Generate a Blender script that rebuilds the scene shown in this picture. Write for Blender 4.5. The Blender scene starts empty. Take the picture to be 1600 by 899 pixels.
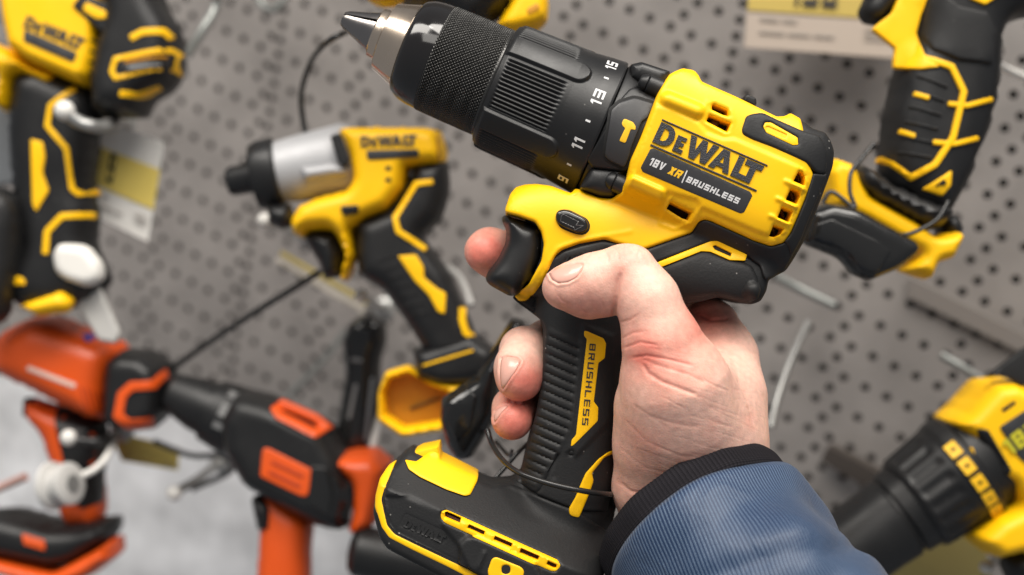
import bpy, math, random
import numpy as np
from mathutils import Vector, Matrix
from mathutils.geometry import delaunay_2d_cdt

S = bpy.context.scene
rng = np.random.RandomState(7)
D = 467.0            # mm from lens to the plane of the drill's near face
K = 36.0/50.0*D/1600 # mm per photo pixel on that plane

# ------------------------------------------------------------------ camera
cam = bpy.data.cameras.new('camera'); camo = bpy.data.objects.new('camera', cam)
S.collection.objects.link(camo); S.camera = camo
cam.lens = 50; cam.sensor_width = 36; cam.clip_start = .01; cam.clip_end = 50
camo.location = (0, -D*.001, 0); camo.rotation_euler = (math.radians(90), 0, 0)
cam.dof.use_dof = True; cam.dof.focus_distance = (D+6)*.001; cam.dof.aperture_fstop = 5.4
# ------------------------------------------------------------------ shop lighting
W = bpy.data.worlds.new('World'); S.world = W; W.use_nodes = True
wb = W.node_tree.nodes['Background']; wb.inputs[0].default_value = (.90, .94, 1, 1); wb.inputs[1].default_value = .27
S.view_settings.view_transform = 'Standard'; S.view_settings.look = 'None'
S.view_settings.exposure = 0; S.view_settings.gamma = 1
def area(name, loc, aim, sx, sy, power, col=(1, .95, .88)):
    l = bpy.data.lights.new(name, 'AREA'); l.shape = 'RECTANGLE'; l.size = sx; l.size_y = sy; l.energy = power; l.color = col
    o = bpy.data.objects.new(name, l); S.collection.objects.link(o); o.location = loc
    o.rotation_euler = (Vector(aim)-Vector(loc)).to_track_quat('-Z', 'Y').to_euler()
    return o
area('ceiling_light_panel', (.55, -.75, 1.5), (0, 0, 0), 1.4, .6, 40)
area('ceiling_light_panel', (-.7, -.9, 1.5), (0, .1, 0), 1.4, .6, 34)
area('ceiling_light_panel', (.2, -1.9, 1.3), (0, .1, 0), 1.8, .7, 17)  # lamp added toward the front as a flat fill

# ------------------------------------------------------------------ helpers
def at(px, py, y=0.0):
    k = K*(D+y)/D
    return np.array([(px-800)*k, y, (449.5-py)*k])
def col(c): return (c[0], c[1], c[2], 1)
MATS = {}
def mat(name, c, rough=.5, metal=0, bump=None, spec=.5, sss=0, coat=0, specks=0, vary=0, aniso=0):
    if name in MATS: return MATS[name]
    m = bpy.data.materials.new(name); m.use_nodes = True; n = m.node_tree; b = n.nodes['Principled BSDF']
    b.inputs['Base Color'].default_value = col(c); b.inputs['Roughness'].default_value = rough
    b.inputs['Metallic'].default_value = metal; b.inputs['Specular IOR Level'].default_value = spec
    b.inputs['Coat Weight'].default_value = coat; b.inputs['Coat Roughness'].default_value = .1
    tc = n.nodes.new('ShaderNodeTexCoord')
    def noise(sc, det=3):
        t = n.nodes.new('ShaderNodeTexNoise'); t.inputs['Scale'].default_value = sc; t.inputs['Detail'].default_value = det
        n.links.new(tc.outputs['Object'], t.inputs['Vector']); return t
    def ramp(src, a, bb, lo, hi):
        r = n.nodes.new('ShaderNodeMapRange'); r.inputs[1].default_value = a; r.inputs[2].default_value = bb
        r.inputs[3].default_value = lo; r.inputs[4].default_value = hi; n.links.new(src, r.inputs[0]); return r.outputs[0]
    if bump:
        t = noise(bump[0], 4); bp = n.nodes.new('ShaderNodeBump'); bp.inputs['Strength'].default_value = bump[1]
        bp.inputs['Distance'].default_value = bump[2]*.001
        n.links.new(t.outputs[0], bp.inputs['Height']); n.links.new(bp.outputs[0], b.inputs['Normal'])
    t = noise(60, 4)
    n.links.new(ramp(t.outputs[0], .3, .7, max(.02, rough-.09), min(1, rough+.09)), b.inputs['Roughness'])
    last = None
    if vary:
        mx = n.nodes.new('ShaderNodeMixRGB'); mx.blend_type = 'MULTIPLY'; mx.inputs[0].default_value = 1
        mx.inputs[1].default_value = col(c); t2 = noise(35, 5)
        n.links.new(ramp(t2.outputs[0], .3, .7, 1-vary, 1+vary), mx.inputs[2]); last = mx.outputs[0]
        n.links.new(last, b.inputs['Base Color'])
    if specks:
        v = n.nodes.new('ShaderNodeTexVoronoi'); v.inputs['Scale'].default_value = 330
        n.links.new(tc.outputs['Object'], v.inputs['Vector'])
        t3 = noise(45, 2)
        r1 = ramp(v.outputs['Distance'], .06, .12, 1, 0); r2 = ramp(t3.outputs[0], .5, .62, 0, 1)
        sp = n.nodes.new('ShaderNodeSeparateColor'); n.links.new(v.outputs['Color'], sp.inputs[0]); r3 = ramp(sp.outputs[0], .62, .66, 0, 1)
        mu = n.nodes.new('ShaderNodeMath'); mu.operation = 'MULTIPLY'; n.links.new(r1, mu.inputs[0]); n.links.new(r2, mu.inputs[1])
        mu2 = n.nodes.new('ShaderNodeMath'); mu2.operation = 'MULTIPLY'; n.links.new(mu.outputs[0], mu2.inputs[0]); n.links.new(r3, mu2.inputs[1])
        mu3 = n.nodes.new('ShaderNodeMath'); mu3.operation = 'MULTIPLY'; n.links.new(mu2.outputs[0], mu3.inputs[0]); mu3.inputs[1].default_value = specks
        mx = n.nodes.new('ShaderNodeMixRGB'); n.links.new(mu3.outputs[0], mx.inputs[0])
        if last: n.links.new(last, mx.inputs[1])
        else: mx.inputs[1].default_value = col(c)
        mx.inputs[2].default_value = (.45, .43, .4, 1); n.links.new(mx.outputs[0], b.inputs['Base Color'])
    MATS[name] = m; return m
YEL = mat('yellow_plastic', (.92, .51, .002), .46, bump=(900, .12, .2), vary=.04, specks=.12, spec=.36)
RUB = mat('black_rubber', (.012, .012, .0125), .56, bump=(1500, .30, .25), specks=.5, vary=.12, spec=.36)
RUBS = mat('black_grip_rubber', (.011, .011, .0115), .60, bump=(1200, .35, .25), specks=.7, vary=.2, spec=.36)
BLK = mat('black_plastic', (.010, .010, .0105), .42, bump=(1500, .15, .2), specks=.25, spec=.40)
BLKG = mat('black_gloss_plastic', (.012, .012, .012), .16)
BLKS = mat('black_anodised_sleeve', (.008, .007, .007), .17, spec=.6)
PLATE = mat('charcoal_label', (.026, .026, .028), .5, bump=(2500, .3, .1))
LETB = mat('black_ink_relief', (.022, .022, .026), .42, bump=(2600, .8, .3))
WHT = mat('white_ink', (.62, .62, .62), .5)
YINK = mat('yellow_ink', (.85, .48, .01), .5)
STEEL = mat('champagne_steel', (.66, .54, .43), .24, metal=1, bump=(300, .05, .1))
JAW = mat('dark_steel', (.27, .25, .24), .30, metal=1, bump=(400, .1, .1))
KNURL = mat('knurled_black_metal', (.05, .049, .047), .25, metal=.6)
DARK = mat('cavity_shade', (.004, .004, .004), .8)  # near-black stands in for the shade inside openings and gaps
COPPER = mat('dull_motor_metal', (.10, .07, .04), .45, metal=.8)
ORG = mat('orange_plastic', (.68, .082, .006), .42, vary=.03)
SIL = mat('silver_casting', (.42, .42, .43), .55, metal=.3)
WP = mat('white_plastic', (.70, .68, .64), .45)
GREYM = mat('grey_wire_steel', (.34, .34, .33), .35, metal=.6)
YELD = mat('yellow_plastic_shaded', (.50, .22, .003), .5)  # darker copy of the yellow, recess shade put into the colour
PAPER = mat('price_paper', (.48, .44, .38), .6, vary=.05)
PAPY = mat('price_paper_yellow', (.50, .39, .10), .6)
GREYP = mat('grey_blade_plastic', (.16, .17, .18), .5)

def seg_dist(P, poly, closed=True):
    poly = np.asarray(poly, float); A = poly; B = np.roll(poly, -1, 0)
    if not closed: A = poly[:-1]; B = poly[1:]
    out = np.full(len(P), 1e9)
    for a, b in zip(A, B):
        ab = b-a; L = ab@ab+1e-12
        t = np.clip(((P-a)@ab)/L, 0, 1)
        d = np.hypot(P[:, 0]-a[0]-t*ab[0], P[:, 1]-a[1]-t*ab[1]); np.minimum(out, d, out=out)
    return out
def inside(P, poly):
    poly = np.asarray(poly, float); r = np.zeros(len(P), bool); x, y = P[:, 0], P[:, 1]
    B = np.roll(poly, -1, 0)
    for (x1, y1), (x2, y2) in zip(poly, B):
        if y1 == y2: continue
        c = ((y1 > y) != (y2 > y)) & (x < (x2-x1)*(y-y1)/(y2-y1)+x1); r ^= c
    return r
def rnd(poly, r=4, n=4):
    P = [np.array(p, float) for p in poly]; out = []; N = len(P)
    for i in range(N):
        a, b, c = P[i-1], P[i], P[(i+1) % N]
        la, lc = np.linalg.norm(a-b), np.linalg.norm(c-b)
        if la < 1e-6 or lc < 1e-6: continue
        ra, rc = min(r, la*.48), min(r, lc*.48)
        p0 = b+(a-b)/la*ra; p2 = b+(c-b)/lc*rc
        for j in range(n+1):
            t = j/n; out.append((1-t)**2*p0+2*t*(1-t)*b+t*t*p2)
    return [tuple(p) for p in out]
def resample(poly, step):
    P = np.asarray(poly, float); out = []
    for a, b in zip(P, np.roll(P, -1, 0)):
        L = np.linalg.norm(b-a)
        if L < 1e-4: continue
        k = max(1, int(math.ceil(L/step)))
        for j in range(k): out.append(a+(b-a)*j/k)
    return np.array(out)
def mk(name, verts, faces, m, parent=None, smooth=True, ang=38, mats=None):
    me = bpy.data.meshes.new(name)
    me.from_pydata([(float(v[0])*.001, float(v[1])*.001, float(v[2])*.001) for v in verts], [], [tuple(int(i) for i in f) for f in faces])
    me.validate(); me.update()
    me.materials.append(m)
    if smooth:
        me.shade_smooth()
        try: me.set_sharp_from_angle(angle=math.radians(ang))
        except Exception: pass
    o = bpy.data.objects.new(name, me); S.collection.objects.link(o)
    if parent is not None: o.parent = parent
    return o
def thing(name, label, cat, group=None):
    o = bpy.data.objects.new(name, None); S.collection.objects.link(o); o['label'] = label; o['category'] = cat
    o.empty_display_size = .01
    if group: o['group'] = group
    return o
def tag(o, label, cat, group=None):
    o['label'] = label; o['category'] = cat
    if group: o['group'] = group
    return o

def tri_region(outer, holes, pts):
    """triangulate a region given in any 2D units; returns all points, triangles, ordered boundary loops"""
    V = []; E = []; loops = []
    for lp in [outer]+holes:
        s = len(V); n = len(lp); V += [tuple(p) for p in lp]; E += [(s+i, s+(i+1) % n) for i in range(n)]; loops.append(list(range(s, s+n)))
    V += [tuple(p) for p in pts]
    r = delaunay_2d_cdt([Vector(p) for p in V], E, [], 0, 1e-6)
    vo = np.array([(p.x, p.y) for p in r[0]]); T = np.array(r[2])
    cen = vo[T].mean(1); ok = inside(cen, outer)
    for h in holes: ok &= ~inside(cen, h)
    T = T[ok]
    # boundary directed edges
    cnt = {}
    for t in T:
        for a, b in ((t[0], t[1]), (t[1], t[2]), (t[2], t[0])): cnt[(a, b)] = 1
    bd = [(a, b) for (a, b) in cnt if (b, a) not in cnt]
    return vo, T, bd

def sheet(name, poly, m, parent=None, q=None, ymid=28.0, y0=None, holes=(), R=1.0, t=0.0, skirt=2.5, step=1.2, r=3, mirror=False, hr=1, bump=None, ang=38, fit=True, soft=0):
    """A moulded skin: outline traced in photo pixels, put on its surface y = ymid - q(X,Z) - t, its edge rounded by R, its rim turned down by skirt
    (or closed round the back when mirror is set)."""
    def un(P):
        out = []
        for px, py in P:
            if q is None or not fit: y = y0 if y0 is not None else ymid
            else:
                y = ymid-10 if y0 is None else y0
                for _ in range(7):
                    X = at(px, py, y); y = .5*y+.5*(ymid-max(2.0, float(q(np.array([[X[0], X[2]]]))[0]))-t)
            X = at(px, py, y); out.append((X[0], X[2]))
        return out
    outer = resample(un(rnd(poly, r)), step); hs = [resample(un(rnd(h, hr)), step) for h in holes]
    B = [outer]+hs
    if R <= 0: Rr = 1e-6
    else: Rr = R
    def dist(P):
        d = seg_dist(P, outer)
        for h in hs: np.minimum(d, seg_dist(P, h), out=d)
        return d
    def ins(P):
        k = inside(P, outer)
        for h in hs: k &= ~inside(P, h)
        return k
    pts = []
    if R > 0:
        fr = (.12, .35, .65, 1.0) if R > .5 else (.4, 1.0)
        for lp in B:
            tn = np.roll(lp, -1, 0)-np.roll(lp, 1, 0); tn /= np.linalg.norm(tn, axis=1)[:, None]+1e-9
            nn = np.stack([-tn[:, 1], tn[:, 0]], 1)
            for f in fr:
                for sgn in (1, -1):
                    c = lp+nn*sgn*R*f
                    k = ins(c) & (dist(c) > R*f*.93); pts.append(c[k])
    mn, mx = outer.min(0), outer.max(0)
    gx = np.arange(mn[0], mx[0], step); gz = np.arange(mn[1], mx[1], step*.87)
    G = np.array([(x+(j % 2)*step*.5, z) for j, z in enumerate(gz) for x in gx]) if len(gx)*len(gz) else np.zeros((0, 2))
    if len(G):
        G = G+rng.uniform(-.06, .06, G.shape)*step
        k = ins(G); G = G[k]; G = G[dist(G) > (R+.35*step if R > 0 else .35*step)]; pts.append(G)
    pts = np.concatenate(pts) if pts else np.zeros((0, 2))
    vo, T, bd = tri_region(outer, hs, pts)
    d = dist(vo)
    qq = q(vo) if q is not None else np.zeros(len(vo))
    if bump is not None: qq = qq+bump(vo)
    if bump is not None and soft:
        E2 = np.concatenate([T[:, [0, 1]], T[:, [1, 2]], T[:, [2, 0]]])
        for _ in range(soft):
            A_2 = np.zeros(len(vo)); c_2 = np.zeros(len(vo))
            np.add.at(A_2, E2[:, 0], qq[E2[:, 1]]); np.add.at(c_2, E2[:, 0], 1); np.add.at(A_2, E2[:, 1], qq[E2[:, 0]]); np.add.at(c_2, E2[:, 1], 1)
            qq = np.where(d > .2, .4*qq+.6*A_2/np.maximum(c_2, 1), qq)
    y = ymid-qq-t
    if R > 0:
        dd = np.clip(d/Rr, 0, 1); drop = R*(1-np.sqrt(np.clip(1-(1-dd)**2, 0, 1))); y = y+drop
        if mirror: y = np.minimum(y, ymid-.2)
    v = [(a[0], yy, a[1]) for a, yy in zip(vo, y)]
    # orientation: front faces -Y : triangle ccw in (x,z) has normal -Y
    tri = []
    for a, b, c in T:
        ar = (vo[b][0]-vo[a][0])*(vo[c][1]-vo[a][1])-(vo[b][1]-vo[a][1])*(vo[c][0]-vo[a][0])
        tri.append((a, b, c) if ar > 0 else (a, c, b))
    bdd = {}
    for f in tri:
        for a, b in ((f[0], f[1]), (f[1], f[2]), (f[2], f[0])): bdd[(a, b)] = 1
    bd = [(a, b) for (a, b) in bdd if (b, a) not in bdd]
    n = len(v); faces = list(tri)
    if mirror:
        v += [(p[0], 2*ymid-p[1], p[2]) for p in v[:n]]
        faces += [(a+n, c+n, b+n) for a, b, c in tri]
        for a, b in bd: faces.append((a, a+n, b+n, b))
    elif skirt > 0:
        ids = sorted({a for e in bd for a in e}); mp = {a: n+i for i, a in enumerate(ids)}
        v += [(v[a][0], v[a][1]+skirt, v[a][2]) for a in ids]
        for a, b in bd: faces.append((a, mp[a], mp[b], b))
    return mk(name, v, faces, m, parent, ang=ang)

# --- stroke lettering on seven-segment bones, plus a few drawn letters
def seg(*which, s=.24, w=.8):
    R_ = {'t': (0, 1-s, w, 1), 'm': (0, .5-s/2, w, .5+s/2), 'b': (0, 0, w, s), 'ul': (0, .5, s, 1), 'll': (0, 0, s, .5), 'ur': (w-s, .5, w, 1), 'lr': (w-s, 0, w, .5)}
    return [[(R_[k][0], R_[k][1]), (R_[k][2], R_[k][1]), (R_[k][2], R_[k][3]), (R_[k][0], R_[k][3])] for k in which]
def font(s=.24, w=.8):
    f = {c: seg(*k.split(), s=s, w=w) for c, k in {'S': 't ul m lr b', '5': 't ul m lr b', 'E': 't m b ul ll', 'H': 'ul ll ur lr m', 'L': 'ul ll b', 'U': 'ul ll b ur lr',
         '3': 't m b ur lr', '9': 't m b ul ur lr', '8': 't m b ul ur ll lr', '6': 't m b ul ll lr', '4': 'ul m ur lr', '0': 't b ul ur ll lr', 'I': 'ul ll'}.items()}
    c = s*.45
    f['B'] = [[(0, 0), (w-c, 0), (w, c), (w, .5-c*.3), (w-c*.6, .5), (w, .5+c*.3), (w, 1-c), (w-c, 1), (0, 1)]]
    f['Bh'] = [[(s, s), (w-s, s), (w-s, .5-s/2), (s, .5-s/2)], [(s, .5+s/2), (w-s, .5+s/2), (w-s, 1-s), (s, 1-s)]]
    f['R'] = seg('t', 'ul', 'll', 'ur', s=s, w=w)+[[(0, .5-s/2), (w, .5-s/2), (w, .5+s/2), (0, .5+s/2)], [(w*.45, .5), (w*.45+s, .5), (w, 0), (w-s*1.15, 0)]]
    f['1'] = [[(.18, 0), (.18+s, 0), (.18+s, 1), (.1, 1), (-.06, .78), (-.06, .7), (.18, .76)]]
    f['V'] = [[(-.05, 1), (s*.95, 1), (w/2, .32), (w-s*.95, 1), (w+.05, 1), (w/2+s*.5, 0), (w/2-s*.5, 0)]]
    f['X'] = [[(0, 1), (s*1.3, 1), (w, 0), (w-s*1.3, 0)], [(0, 0), (s*1.3, 0), (w, 1), (w-s*1.3, 1)]]
    return f
F1 = font(.24, .82); F2 = font(.17, .78); F3 = font(.23, .74); F4 = font(.20, .92)
LOGO = [([(0, 0), (0, 1), (.45, 1), (.66, .93), (.8, .78), (.87, .56), (.86, .38), (.78, .18), (.62, .05), (.42, 0)], [[(.27, .2), (.27, .8), (.42, .79), (.53, .7), (.58, .5), (.54, .31), (.43, .21)]]),
        ([(.99, 0), (.97, .76), (1.42, .76), (1.42, .58), (1.2, .58), (1.2, .47), (1.38, .47), (1.38, .31), (1.21, .31), (1.21, .18), (1.45, .18), (1.45, 0)], []),
        ([(1.5, 1), (1.79, 1), (1.95, .42), (2.08, 1), (2.34, 1), (2.5, .45), (2.6, 1), (2.9, 1), (2.64, 0), (2.36, 0), (2.21, .5), (2.08, 0), (1.8, 0)], []),
        ([(2.79, 0), (3.12, 1), (3.45, 1), (3.8, 0), (3.5, 0), (3.45, .17), (3.13, .17), (3.08, 0)], [[(3.19, .36), (3.38, .36), (3.285, .72)]]),
        ([(3.9, 0), (3.9, 1), (4.2, 1), (4.2, .25), (4.62, .25), (4.64, 0)], []),
        ([(4.3, 1), (5.15, 1), (5.13, .74), (4.86, .74), (4.86, 0), (4.57, 0), (4.57, .74), (4.3, .74)], [])]
def text_polys(txt, f, h=1, adv=1.0, x0=0.0):
    outs, hol = [], []; x = x0
    for ch in txt:
        if ch != ' ':
            outs += [[(x+a, b) for a, b in p] for p in f[ch]]
            if ch+'h' in f: hol += [[(x+a, b) for a, b in p] for p in f[ch+'h']]
        x += adv*(.62 if ch in '1' else 1)
    return outs, hol, x
def stamp(name, outs, hol, m, parent, mp, sub=.35, th=.15, back=.5):
    """flat-topped lettering; mp maps glyph coordinates (a,b) -> (top xyz, outward unit normal)"""
    V, E = [], []
    for lp in outs+hol:
        L = resample(lp, sub); s = len(V); V += [tuple(p) for p in L]; E += [(s+i, s+(i+1) % len(L)) for i in range(len(L))]
    r = delaunay_2d_cdt([Vector(p) for p in V], E, [], 0, 1e-6)
    vo = np.array([(p.x, p.y) for p in r[0]]); T = np.array(r[2]); cen = vo[T].mean(1)
    ok = np.zeros(len(T), bool)
    for o in outs: ok |= inside(cen, o)
    for h in hol: ok &= ~inside(cen, h)
    T = T[ok]; P, N = mp(vo)
    A, B_, C_ = P[T[:, 0]], P[T[:, 1]], P[T[:, 2]]
    fl = (np.cross(B_-A, C_-A)*N[T[:, 0]]).sum(1) < 0
    T[fl] = T[fl][:, [0, 2, 1]]
    bd = {}
    for f in T:
        for a, b in ((f[0], f[1]), (f[1], f[2]), (f[2], f[0])): bd[(a, b)] = 1
    ed = [(a, b) for (a, b) in bd if (b, a) not in bd]
    n = len(P); v = list(P+N*th)+list(P-N*back)
    faces = [tuple(f) for f in T]+[(a, a+n, b+n, b) for a, b in ed]
    used = sorted({i for f in faces for i in f}); re = {i: k for k, i in enumerate(used)}
    return mk(name, [v[i] for i in used], [tuple(re[i] for i in f) for f in faces], m, parent, ang=30)
def px_map(origin, ex, up, h, q, ymid, lift):
    """glyph frame laid on a skin: origin and directions given in photo pixels"""
    o = np.array(origin, float); ex = np.array(ex, float); up = np.array(up, float)
    def f(ab):
        P = o+ab[:, :1]*ex*h+ab[:, 1:2]*up*h
        k = None; y = np.full(len(P), float(ymid)-15)
        for _ in range(8):
            k = K*(D+y)/D; XZ = np.stack([(P[:, 0]-800)*k, (449.5-P[:, 1])*k], 1)
            y = .5*y+.5*(ymid-q(XZ)-lift)
        k = K*(D+y)/D
        return np.stack([(P[:, 0]-800)*k, y, (449.5-P[:, 1])*k], 1), np.tile([0., -1, 0], (len(P), 1))
    return f
def frame(base, d, u0=(0, -1, 0)):
    d = np.array(d, float); d /= np.linalg.norm(d); u = np.array(u0, float); u -= d*(u@d); u /= np.linalg.norm(u)
    return np.array(base, float), d, u, np.cross(d, u)
def lathe(name, fr, prof, m, parent=None, nt=64, rad=None, us=None, cap=True, ang=38):
    """prof: [(u,r)...]; rad(u,theta,r) optional"""
    b, d, e1, e2 = fr; prof = np.array(prof, float)
    if us is not None:
        s = np.concatenate([[0], np.cumsum(np.hypot(*np.diff(prof, axis=0).T))]); ss = np.linspace(0, s[-1], us)
        ss = np.unique(np.concatenate([ss, s])); prof = np.stack([np.interp(ss, s, prof[:, 0]), np.interp(ss, s, prof[:, 1])], 1)
    th = np.arange(nt)/nt*2*math.pi; U, TH = np.meshgrid(prof[:, 0], th, indexing='ij'); Rr = np.repeat(prof[:, 1:2], nt, 1)
    if rad is not None: Rr = rad(U, TH, Rr)
    P = b+U[..., None]*d+(Rr*np.cos(TH))[..., None]*e1+(Rr*np.sin(TH))[..., None]*e2
    n = len(prof); v = P.reshape(-1, 3); F = []
    for i in range(n-1):
        for j in range(nt):
            k = (j+1) % nt; F.append((i*nt+j, i*nt+k, (i+1)*nt+k, (i+1)*nt+j))
    v = list(v)
    if cap:
        v.append(b+prof[0, 0]*d); c0 = len(v)-1; v.append(b+prof[-1, 0]*d); c1 = len(v)-1
        for j in range(nt):
            k = (j+1) % nt; F.append((c0, k, j)); F.append((c1, (n-1)*nt+j, (n-1)*nt+k))
    return mk(name, v, F, m, parent, ang=ang)
def catmull(P, n=8):
    P = [np.array(p, float) for p in P]; Q = [2*P[0]-P[1]]+P+[2*P[-1]-P[-2]]; out = []
    for i in range(1, len(Q)-2):
        for j in range(n):
            t = j/n; a, b, c, d = Q[i-1], Q[i], Q[i+1], Q[i+2]
            out.append(.5*((2*b)+(-a+c)*t+(2*a-5*b+4*c-d)*t*t+(-a+3*b-3*c+d)*t**3))
    out.append(P[-1]); return out
def tube(name, pts, r, m, parent=None, nt=10, n=8, smooth=True):
    C = catmull(pts, n) if smooth else [np.array(p, float) for p in pts]
    v, F = [], []; up = np.array([0, -1., 0.1])
    for i, c in enumerate(C):
        tg = C[min(i+1, len(C)-1)]-C[max(i-1, 0)]; tg = tg/(np.linalg.norm(tg)+1e-9)
        a = np.cross(tg, up); a /= np.linalg.norm(a)+1e-9; b = np.cross(a, tg); rr = r[i*len(r)//len(C)] if hasattr(r, '__len__') else r
        for j in range(nt):
            t = 2*math.pi*j/nt; v.append(c+rr*(a*math.cos(t)+b*math.sin(t)))
    for i in range(len(C)-1):
        for j in range(nt):
            k = (j+1) % nt; F.append((i*nt+j, i*nt+k, (i+1)*nt+k, (i+1)*nt+j))
    F.append(tuple(range(nt))[::-1]); F.append(tuple((len(C)-1)*nt+j for j in range(nt)))
    return mk(name, v, F, m, parent)
def ball(name, c, r, m, parent=None, sc=(1, 1, 1)):
    v, F = [], []; a, b = 14, 20
    for i in range(a+1):
        for j in range(b):
            p, t = math.pi*i/a, 2*math.pi*j/b
            v.append((c[0]+r*sc[0]*math.sin(p)*math.cos(t), c[1]+r*sc[1]*math.sin(p)*math.sin(t), c[2]+r*sc[2]*math.cos(p)))
    for i in range(a):
        for j in range(b):
            k = (j+1) % b; F.append((i*b+j, (i+1)*b+j, (i+1)*b+k, i*b+k))
    return mk(name, v, F, m, parent)
def prism(name, poly, y, th, m, parent=None, r=3, bev=.6): 
    """a slab: outline in photo pixels at depth y, th thick"""
    return sheet(name, poly, m, parent, q=lambda P: np.full(len(P), th/2.), ymid=y+th/2., y0=y, fit=False, R=min(bev, th*.45), mirror=True, r=r, step=6)

# ================================================================== THE SHOP BACKDROP
BY0, BGX, BGZ = 335.0, -.33, -.16
def board_pt(px, py, off=0):
    y = BY0
    for _ in range(12):
        X = at(px, py, y); y = BY0+BGX*X[0]+BGZ*X[2]
    return at(px, py, y)
def board_panel():
    c = board_pt(800, 450); ex = board_pt(829.4, 463.9)-c; ez = board_pt(791.5, 495)-c
    ex2 = board_pt(850, 473.5)-c
    nrm = np.cross(ex, ez); nrm /= np.linalg.norm(nrm); nrm *= np.sign(-nrm[1])
    A = ex/np.linalg.norm(ex); Bv = np.cross(nrm, A)
    if (Bv@ez) < 0: Bv = -Bv
    def uv(P): return np.array([(P-c)@A, (P-c)@Bv])
    outer = resample([tuple(uv(board_pt(*p))) for p in ((-420, -420), (2020, -420), (2020, 1320), (-420, 1320))], 400)
    a, b, a2 = uv(c+ex), uv(c+ez), uv(c+ex2)
    H = []
    for (o, va, vb) in ((np.array([0, 0.]), a, b), (a*.5+b*.5, a*5, b)):
        for i in range(-60, 61):
            for j in range(-40, 41):
                H.append(o+va*i+vb*j)
    for j in range(-60, 61):
        for k_ in (-14, 8, 30): H.append(a*k_+b*(j*.5))
    H = np.array(H); ok = inside(H, outer) & (seg_dist(H, outer) > 6); H = H[ok]
    keep = []; 
    cell = {}
    for h in H:
        key = (int(h[0]//6), int(h[1]//6)); bad = False
        for dx in (-1, 0, 1):
            for dy in (-1, 0, 1):
                for g in cell.get((key[0]+dx, key[1]+dy), ()):
                    if np.hypot(*(g-h)) < 5.6: bad = True
        if not bad: cell.setdefault(key, []).append(h); keep.append(h)
    V, E = [tuple(p) for p in outer], [(i, (i+1) % len(outer)) for i in range(len(outer))]
    n = 10; r0 = 2.35
    for h in keep:
        s = len(V); V += [(h[0]+r0*math.cos(2*math.pi*k/n), h[1]+r0*math.sin(2*math.pi*k/n)) for k in range(n)]; E += [(s+k, s+(k+1) % n) for k in range(n)]
    r = delaunay_2d_cdt([Vector(p) for p in V], E, [], 0, 1e-6); vo = np.array([(p.x, p.y) for p in r[0]]); T = np.array(r[2]); cen = vo[T].mean(1)
    okc = np.ones(len(T), bool)
    cells = {}
    for h in keep: cells.setdefault((int(h[0]//8), int(h[1]//8)), []).append(h)
    for i, q_ in enumerate(cen):
        kx, ky = int(q_[0]//8), int(q_[1]//8)
        for dx in (-1, 0, 1):
            for dy in (-1, 0, 1):
                for g in cells.get((kx+dx, ky+dy), ()):
                    if (g[0]-q_[0])**2+(g[1]-q_[1])**2 < (r0*.9)**2: okc[i] = False
    T = T[okc]; P = c+vo[:, :1]*A+vo[:, 1:]*Bv
    m = mat('painted_perforated_steel', (.235, .217, .205), .42, vary=.16, bump=(25, .1, .5))
    sg = np.cross(P[T[0][1]]-P[T[0][0]], P[T[0][2]]-P[T[0][0]])@nrm
    if sg < 0: T = T[:, ::-1]
    o = mk('perforated_panel', list(P), [tuple(t) for t in T], m, None, smooth=False)
    md = o.modifiers.new('thickness', 'SOLIDIFY'); md.thickness = .0012; md.offset = -1
    tag(o, 'grey brown perforated steel back panel of the tool display', 'wall panel')
    # dark wall plane behind the holes, the void's shade put into its colour
    w = [c+nrm*-28+A*u+Bv*v_ for u, v_ in ((-650, -500), (650, -500), (650, 500), (-650, 500))]
    w += [p-nrm*4 for p in w]
    k = mk('wall', w, [(0, 1, 2, 3), (7, 6, 5, 4), (0, 4, 5, 1), (1, 5, 6, 2), (2, 6, 7, 3), (3, 7, 4, 0)], mat('void_shade_wall', (.035, .033, .032), .8), smooth=False); k['kind'] = 'structure'
    return nrm
bn = board_panel()
def on_board(px, py, lift=0): return board_pt(px, py)+bn*lift
def slab(name, pts3, th, m, parent=None):
    P = [np.array(p, float) for p in pts3]; n_ = np.cross(P[1]-P[0], P[2]-P[0]); n_ /= np.linalg.norm(n_)
    n = len(P); v = P+[p+n_*th for p in P]
    F = [tuple(range(n))[::-1], tuple(range(n, 2*n))]+[(i, (i+1) % n, (i+1) % n+n, i+n) for i in range(n)]
    return mk(name, v, F, m, parent, smooth=False)
sm = mat('pale_steel_shelf', (.70, .70, .71), .35, metal=.0, vary=.25, bump=(12, .4, 2))
o = slab('steel_shelf', [on_board(*p, 12) for p in ((-420, 470), (60, 560), (240, 600), (330, 660), (560, 790), (900, 900), (900, 1300), (-420, 1300))], 3, sm)
tag(o, 'pale grey smooth steel shelf plate below the orange tools at lower left', 'shelf')
o = slab('shelf_rail', [on_board(1420, 430, 5), on_board(1700, 570, 5), on_board(1700, 600, 5), on_board(1420, 462, 5)], 4, mat('brown_grey_rail', (.20, .18, .165), .4))
tag(o, 'grey brown ledge rail crossing the panel at right', 'rail')
o = slab('bracket_arm', [on_board(1296, 690, 10), on_board(1440, 752, 24), on_board(1432, 788, 24), on_board(1285, 712, 10)], 8, mat('dark_brown_bracket', (.045, .036, .03), .6))
tag(o, 'dark brown bracket bar on the panel left of the lower right drill', 'bracket')

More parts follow.
